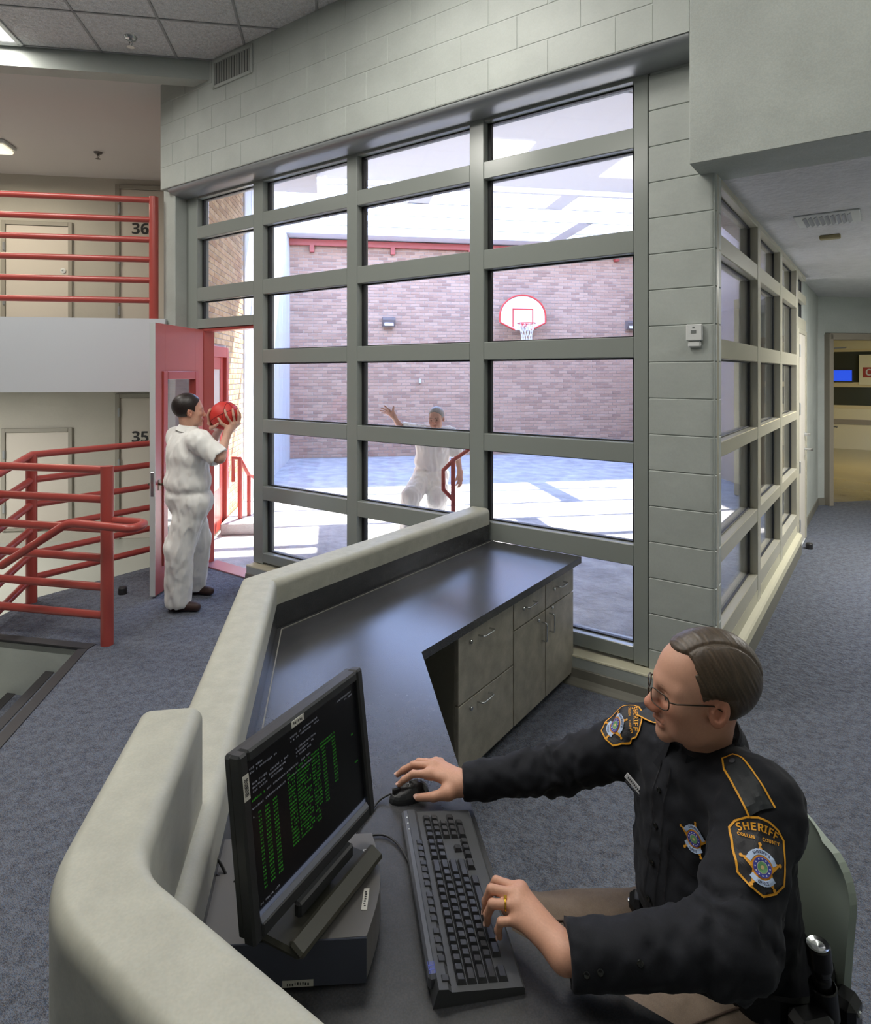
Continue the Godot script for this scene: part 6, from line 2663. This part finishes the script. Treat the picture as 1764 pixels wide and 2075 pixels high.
	pb("ring", c, mat("gold", col(212, 170, 60), 0.22, 0.9), o, "gold ring on the left hand")


func make_man(o: Node3D, j: Dictionary, tone: Color, hair_c: Color) -> void:
	# j holds joints in the frame of J(); head is a Transform3D
	var hx: Transform3D = j.head
	var body := Acc.new()
	var hc := hx.origin
	var f := Field.new(hc - Vector3(0.14, 0.22, 0.14), hc + Vector3(0.14, 0.15, 0.14), 0.006)
	head_shape(f, hx, true, j.neck, 0.058)
	f.net(body, skin_color(hx, 1.0, tone, false))
	var paint := func(p: Vector3, _n: Vector3) -> Color:
		var q := tone * (1.0 + 0.06 * creases.get_noise_3dv(p * 120.0))
		q.a = 1.0
		return q
	for s in ["r", "l"]:
		var w: Vector3 = j["wrist_" + s]
		var lo := w
		var hi := w
		for q in j["fingers_" + s]:
			for p in q:
				lo = lo.min(p)
				hi = hi.max(p)
		for p in j["thumb_" + s]:
			lo = lo.min(p)
			hi = hi.max(p)
		f = Field.new(lo - Vector3.ONE * 0.05, hi + Vector3.ONE * 0.05, 0.0045)
		hand_shape(f, w, j["fingers_" + s], j["thumb_" + s], 1.05, j["palm_" + s])
		f.cap(w, w.lerp(j["elbow_" + s], 0.18), 0.026, 0.030, 0.02)
		f.net(body, paint)
	var lo2: Vector3 = j.neck
	var hi2: Vector3 = j.neck
	for k in j:
		if j[k] is Vector3 and not k.begins_with("palm"):
			lo2 = lo2.min(j[k])
			hi2 = hi2.max(j[k])
	f = Field.new(lo2 - Vector3.ONE * 0.22, hi2 + Vector3.ONE * 0.22, 0.014)
	f.cap(j.neck, j.chest, 0.05, 0.11, 0.04)
	f.cap(j.chest, j.waist, 0.12, 0.11, 0.05)
	for s in ["r", "l"]:
		f.cap(j.chest, j["shoulder_" + s], 0.08, 0.055, 0.04)
		f.cap(j["shoulder_" + s], j["elbow_" + s], 0.050, 0.040, 0.03)
		f.cap(j["elbow_" + s], j["wrist_" + s], 0.042, 0.027, 0.02)
		f.cap(j.waist, j["hip_" + s], 0.10, 0.085, 0.04)
		f.cap(j["hip_" + s], j["knee_" + s], 0.080, 0.055, 0.03)
		f.cap(j["knee_" + s], j["ankle_" + s], 0.052, 0.036, 0.02)
	f.net(body, paint)
	acc_part("body", body, vmat("skin", 0.5), o)
	# hair
	var hinv := hx.affine_inverse()
	f = Field.new(hc - Vector3(0.125, 0.11, 0.125), hc + Vector3(0.125, 0.145, 0.125), 0.005)
	f.fill(func(p: Vector3) -> float:
		var q := hinv * p
		var e := (q - Vector3(0, 0.036, -0.020)) / Vector3(0.0845, 0.0945, 0.1045)
		var s := (e.length() - 1.0) * 0.084
		if s > 0.02:
			return s
		var zl := lerpf(0.028, 0.085, clampf((q.y - 0.03) / 0.075, 0, 1))
		if q.y < -0.01:
			zl = lerpf(-0.055, 0.016, clampf((q.y + 0.075) / 0.065, 0, 1))
		var cut := (q.z - zl) * 0.8
		cut = maxf(cut, 0.026 - Vector2(q.y + 0.016, q.z + 0.006).length())
		cut = maxf(cut, -0.075 - q.y)
		return maxf(s + 0.001 * creases.get_noise_3dv(q * 220.0), cut))
	var hair := Acc.new()
	f.net(hair, func(p: Vector3, _n: Vector3) -> Color:
		var q := hair_c * (1.0 + 0.35 * creases.get_noise_3dv(p * 160.0))
		q.a = 1.0
		return q)
	acc_part("hair", hair, vmat("hair", 0.42), o)
	# short-sleeved coverall gathered at the waist
	f = Field.new(lo2 - Vector3.ONE * 0.25, hi2 + Vector3.ONE * 0.25, 0.011)
	var up: Vector3 = (j.neck - j.waist).normalized()
	var side: Vector3 = (j.shoulder_l - j.shoulder_r)
	side = (side - up * side.dot(up)).normalized()
	var tb := Basis(side, up, side.cross(up))
	f.ell(j.chest, tb, Vector3(0.21, 0.21, 0.15), 0.03)
	f.ell(j.waist + up * 0.06, tb, Vector3(0.20, 0.17, 0.165), 0.06)
	f.cap(j.shoulder_r, j.shoulder_l, 0.075, 0.075, 0.05)
	f.cap(j.neck - up * 0.03, j.chest, 0.068, 0.09, 0.05)
	for s in ["r", "l"]:
		var sh: Vector3 = j["shoulder_" + s]
		var el: Vector3 = j["elbow_" + s]
		f.cap(sh, sh.lerp(el, 0.92), 0.082, 0.078, 0.04)
		f.cap(j.waist - up * 0.05, j["hip_" + s], 0.14, 0.128, 0.05)
		f.cap(j["hip_" + s], j["knee_" + s], 0.126, 0.106, 0.04)
		f.cap(j["knee_" + s], j["ankle_" + s], 0.106, 0.096, 0.03)
	# open ends at sleeves and hems
	for s in ["r", "l"]:
		var sh: Vector3 = j["shoulder_" + s]
		var el: Vector3 = j["elbow_" + s]
		f.ell(sh.lerp(el, 1.30), Basis(), Vector3.ONE * 0.095, 0.01, true)
		f.ell(j["ankle_" + s] - Vector3(0, 0.135, 0), Basis(), Vector3(0.2, 0.085, 0.2), 0.01, true)
	f.warp(func(p: Vector3) -> float:
		var w := 0.017 * (absf(creases.get_noise_3d(p.x * 11.0, p.y * 1.9, p.z * 11.0)) - 0.25)
		w += 0.007 * creases.get_noise_3d(p.x * 16.0, p.y * 8.0, p.z * 16.0)
		var t: float = (p - j.waist).dot(up)
		w += 0.012 * exp(-pow(t / 0.024, 2.0)) + 0.006 * exp(-pow(t / 0.05, 2.0)) * creases.get_noise_3d(p.x * 60.0, p.y * 6.0, p.z * 60.0)
		return w)
	var co := Acc.new()
	f.net(co, func(_p: Vector3, _n: Vector3) -> Color: return Color.WHITE)
	var wm := mat("white_cotton", col(238, 237, 233), 0.85, 0.0, 0.3)
	var ov := acc_part("coverall", co, wm, o)
	# collar
	var c := B.new()
	var ring := []
	for i in 19:
		var an := lerpf(-PI + 0.35, PI - 0.35, i / 18.0)
		var fw := tb.z
		ring.append([-fw * cos(an) + side * sin(an), absf(an) / PI])
	for i in 18:
		var q := []
		for e in [ring[i], ring[i + 1]]:
			var base: Vector3 = j.neck + up * (0.020 - 0.02 * e[1])
			q.append([base + e[0] * 0.064 - up * 0.02, base + e[0] * 0.068 + up * 0.018, base + e[0] * 0.098 - up * (0.02 + 0.035 * e[1])])
		for k in 2:
			c.quad(q[0][k], q[0][k + 1], q[1][k + 1], q[1][k])
	pb("collar", c, wm, ov)
	for s in ["r", "l"]:
		var a: Vector3 = j["ankle_" + s]
		var toe: Vector3 = (j["toe_" + s] - a) * Vector3(1, 0, 1)
		toe = toe.normalized()
		f = Field.new(a - Vector3(0.24, 0.12, 0.24), a + Vector3(0.24, 0.06, 0.24), 0.009)
		f.cap(a + Vector3(0, -0.042, 0) - toe * 0.05, a + Vector3(0, -0.052, 0) + toe * 0.15, 0.042, 0.033, 0.03)
		f.cap(a, a + Vector3(0, -0.04, 0), 0.042, 0.042, 0.02)
		f.ell(a - Vector3(0, 0.19, 0), Basis(), Vector3(0.5, 0.105, 0.5), 0.006, true)
		var sa := Acc.new()
		f.net(sa, func(_p: Vector3, _n: Vector3) -> Color: return Color.WHITE)
		acc_part("shoe", sa, mat("brown_shoe", col(58, 38, 34), 0.6), o)


func look(at: Vector3, fwd: Vector3, s := 1.0, lean := 0.0) -> Transform3D:
	var F := fwd.normalized()
	var L := Vector3.UP.cross(F).normalized()
	L = (L + Vector3.UP * lean).normalized()
	L = (L - F * L.dot(F)).normalized()
	return Transform3D(Basis(L, F.cross(L), F).scaled_local(Vector3.ONE * s), at)


func make_inmates() -> void:
	# the man in the doorway, back to us, with a ball in both hands
	off_o = Vector3(-1.92, 0, 4.9)
	var o := thing("person", "man in white coverall seen from behind at the red door, holding a red ball", "person", cam_local(-1.92, 0, 4.9), YAW)
	var ball := J(-1.632, 1.505, 4.90)
	var br := 0.112
	var on := func(x: float, y: float, z: float, out := 0.006) -> Vector3: return ball + Vector3(x, y, z).normalized() * (br + out)
	var j := {
		"head": look(J(-1.888, 1.545, 4.86), Vector3(0.86, 0.02, -0.50), 1.06),
		"neck": J(-1.900, 1.405, 4.865), "chest": J(-1.905, 1.20, 4.87), "waist": J(-1.91, 0.935, 4.88),
		"shoulder_r": J(-1.765, 1.325, 4.73), "elbow_r": J(-1.598, 1.205, 4.69), "wrist_r": J(-1.575, 1.385, 4.80),
		"shoulder_l": J(-2.035, 1.325, 5.00), "elbow_l": J(-1.83, 1.24, 5.16), "wrist_l": J(-1.715, 1.395, 5.03),
		"fingers_r": [[on.call(0.60, -0.45, 0.60, 0.016), on.call(0.40, 0.05, 0.90, 0.012), on.call(0.30, 0.42, 0.85)], [on.call(0.75, -0.45, 0.45, 0.016), on.call(0.75, 0.05, 0.65, 0.012), on.call(0.70, 0.45, 0.55)],
			[on.call(0.88, -0.45, 0.25, 0.016), on.call(0.95, 0.02, 0.30, 0.012), on.call(0.90, 0.42, 0.20)], [on.call(0.92, -0.50, 0.05, 0.016), on.call(1.0, -0.12, 0.0, 0.011), on.call(0.98, 0.2, -0.05)]],
		"thumb_r": [on.call(0.42, -0.68, 0.60, 0.022), on.call(0.12, -0.42, 0.90, 0.013), on.call(-0.08, -0.12, 1.0)],
		"fingers_l": [[on.call(-0.85, -0.45, 0.20, 0.016), on.call(-0.92, 0.05, 0.45, 0.012), on.call(-0.75, 0.40, 0.55)], [on.call(-0.90, -0.42, 0.0, 0.016), on.call(-1.0, 0.05, 0.15, 0.012), on.call(-0.9, 0.45, 0.25)],
			[on.call(-0.90, -0.42, -0.2, 0.016), on.call(-1.0, 0.02, -0.1, 0.012), on.call(-0.9, 0.42, -0.05)], [on.call(-0.88, -0.46, -0.35, 0.016), on.call(-0.95, -0.08, -0.35, 0.011), on.call(-0.9, 0.2, -0.3)]],
		"thumb_l": [on.call(-0.62, -0.68, 0.35, 0.022), on.call(-0.35, -0.60, 0.70, 0.013), on.call(-0.10, -0.45, 0.9)],
		"palm_r": Vector3(-0.7, 0.2, -0.6), "palm_l": Vector3(1, 0, 0),
		"hip_r": J(-1.845, 0.86, 4.84), "knee_r": J(-1.955, 0.50, 4.83), "ankle_r": J(-1.985, 0.088, 4.88), "toe_r": J(-1.80, 0, 4.86),
		"hip_l": J(-1.965, 0.86, 4.96), "knee_l": J(-1.92, 0.50, 5.10), "ankle_l": J(-2.005, 0.088, 5.26), "toe_l": J(-1.85, 0, 5.22),
	}
	make_man(o, j, lin(206, 160, 138), lin(36, 28, 26))
	# the ball: red, with darker seams
	var bt := thing("ball", "red rubber basketball held up by the man at the open door", "ball", o.transform * ball)
	var b := B.new()
	var prof := []
	for i in 25:
		var an := -PI / 2 + PI * i / 24.0
		prof.append(Vector2(br * cos(an), br * sin(an)))
	b.lathe(Transform3D(Basis(), Vector3.ZERO), prof, 40)
	pb("skin", b, mat("ball_red", col(206, 52, 46), 0.5), bt)
	b = B.new()
	var tilt := Basis(Vector3(0.4, 0.2, 1).normalized(), 0.5)
	for k in 3:
		var ring := []
		for i in 41:
			var an := TAU * i / 40.0
			var q := Vector3(cos(an), sin(an), 0) if k == 0 else Vector3(cos(an), 0, sin(an)) if k == 1 else Vector3(cos(an) * 0.8, 0.6 * cos(2.0 * an) , sin(an) * 0.8).normalized()
			ring.append(tilt * q * (br + 0.0003))
		b.tube(ring, 0.0022, 5, false)
	pb("seam", b, mat("seam_dark", col(120, 26, 28), 0.6), bt)

	# the man crouching in the sun
	off_o = Vector3(-0.05, 0, 7.2)
	o = thing("person", "man in a white coverall crouching in the sunlit yard with one arm thrown out", "person", cam_local(-0.05, 0, 7.2), YAW)
	j = {
		"head": look(J(0.008, 1.325, 7.12), Vector3(-0.30, -0.12, 0.95), 1.03, 0.05),
		"neck": J(0.0, 1.20, 7.19), "chest": J(-0.02, 1.02, 7.22), "waist": J(-0.05, 0.755, 7.26),
		"shoulder_r": J(-0.165, 1.17, 7.18), "elbow_r": J(-0.385, 1.21, 7.12), "wrist_r": J(-0.465, 1.355, 7.04),
		"shoulder_l": J(0.160, 1.145, 7.24), "elbow_l": J(0.245, 0.905, 7.26), "wrist_l": J(0.275, 0.725, 7.10),
		"fingers_r": [[J(-0.515, 1.425, 7.02), J(-0.545, 1.455, 7.0), J(-0.565, 1.475, 6.985)], [J(-0.53, 1.415, 7.03), J(-0.57, 1.435, 7.01), J(-0.60, 1.447, 7.0)],
			[J(-0.535, 1.40, 7.04), J(-0.58, 1.413, 7.03), J(-0.612, 1.418, 7.02)], [J(-0.53, 1.385, 7.05), J(-0.57, 1.39, 7.05), J(-0.60, 1.39, 7.05)]],
		"thumb_r": [J(-0.47, 1.395, 7.02), J(-0.468, 1.435, 7.0), J(-0.462, 1.465, 6.99)],
		"fingers_l": [[J(0.262, 0.645, 7.06), J(0.245, 0.61, 7.04), J(0.225, 0.585, 7.03)], [J(0.27, 0.64, 7.05), J(0.26, 0.60, 7.02), J(0.245, 0.57, 7.01)],
			[J(0.28, 0.64, 7.05), J(0.275, 0.60, 7.02), J(0.262, 0.57, 7.01)], [J(0.29, 0.645, 7.05), J(0.29, 0.61, 7.03), J(0.28, 0.585, 7.02)]],
		"thumb_l": [J(0.255, 0.69, 7.07), J(0.235, 0.66, 7.05), J(0.22, 0.635, 7.03)],
		"palm_r": Vector3(0.2, 0.3, 1), "palm_l": Vector3(-0.3, 0, 1),
		"hip_r": J(-0.12, 0.66, 7.25), "knee_r": J(-0.265, 0.48, 6.95), "ankle_r": J(-0.315, 0.088, 7.12), "toe_r": J(-0.40, 0, 6.9),
		"hip_l": J(0.02, 0.66, 7.30), "knee_l": J(0.02, 0.45, 7.05), "ankle_l": J(0.0, 0.088, 7.40), "toe_l": J(-0.03, 0, 7.1),
	}
	make_man(o, j, lin(204, 158, 138), lin(150, 147, 144))  # hair tone lightened, sunlight on it put into the colour
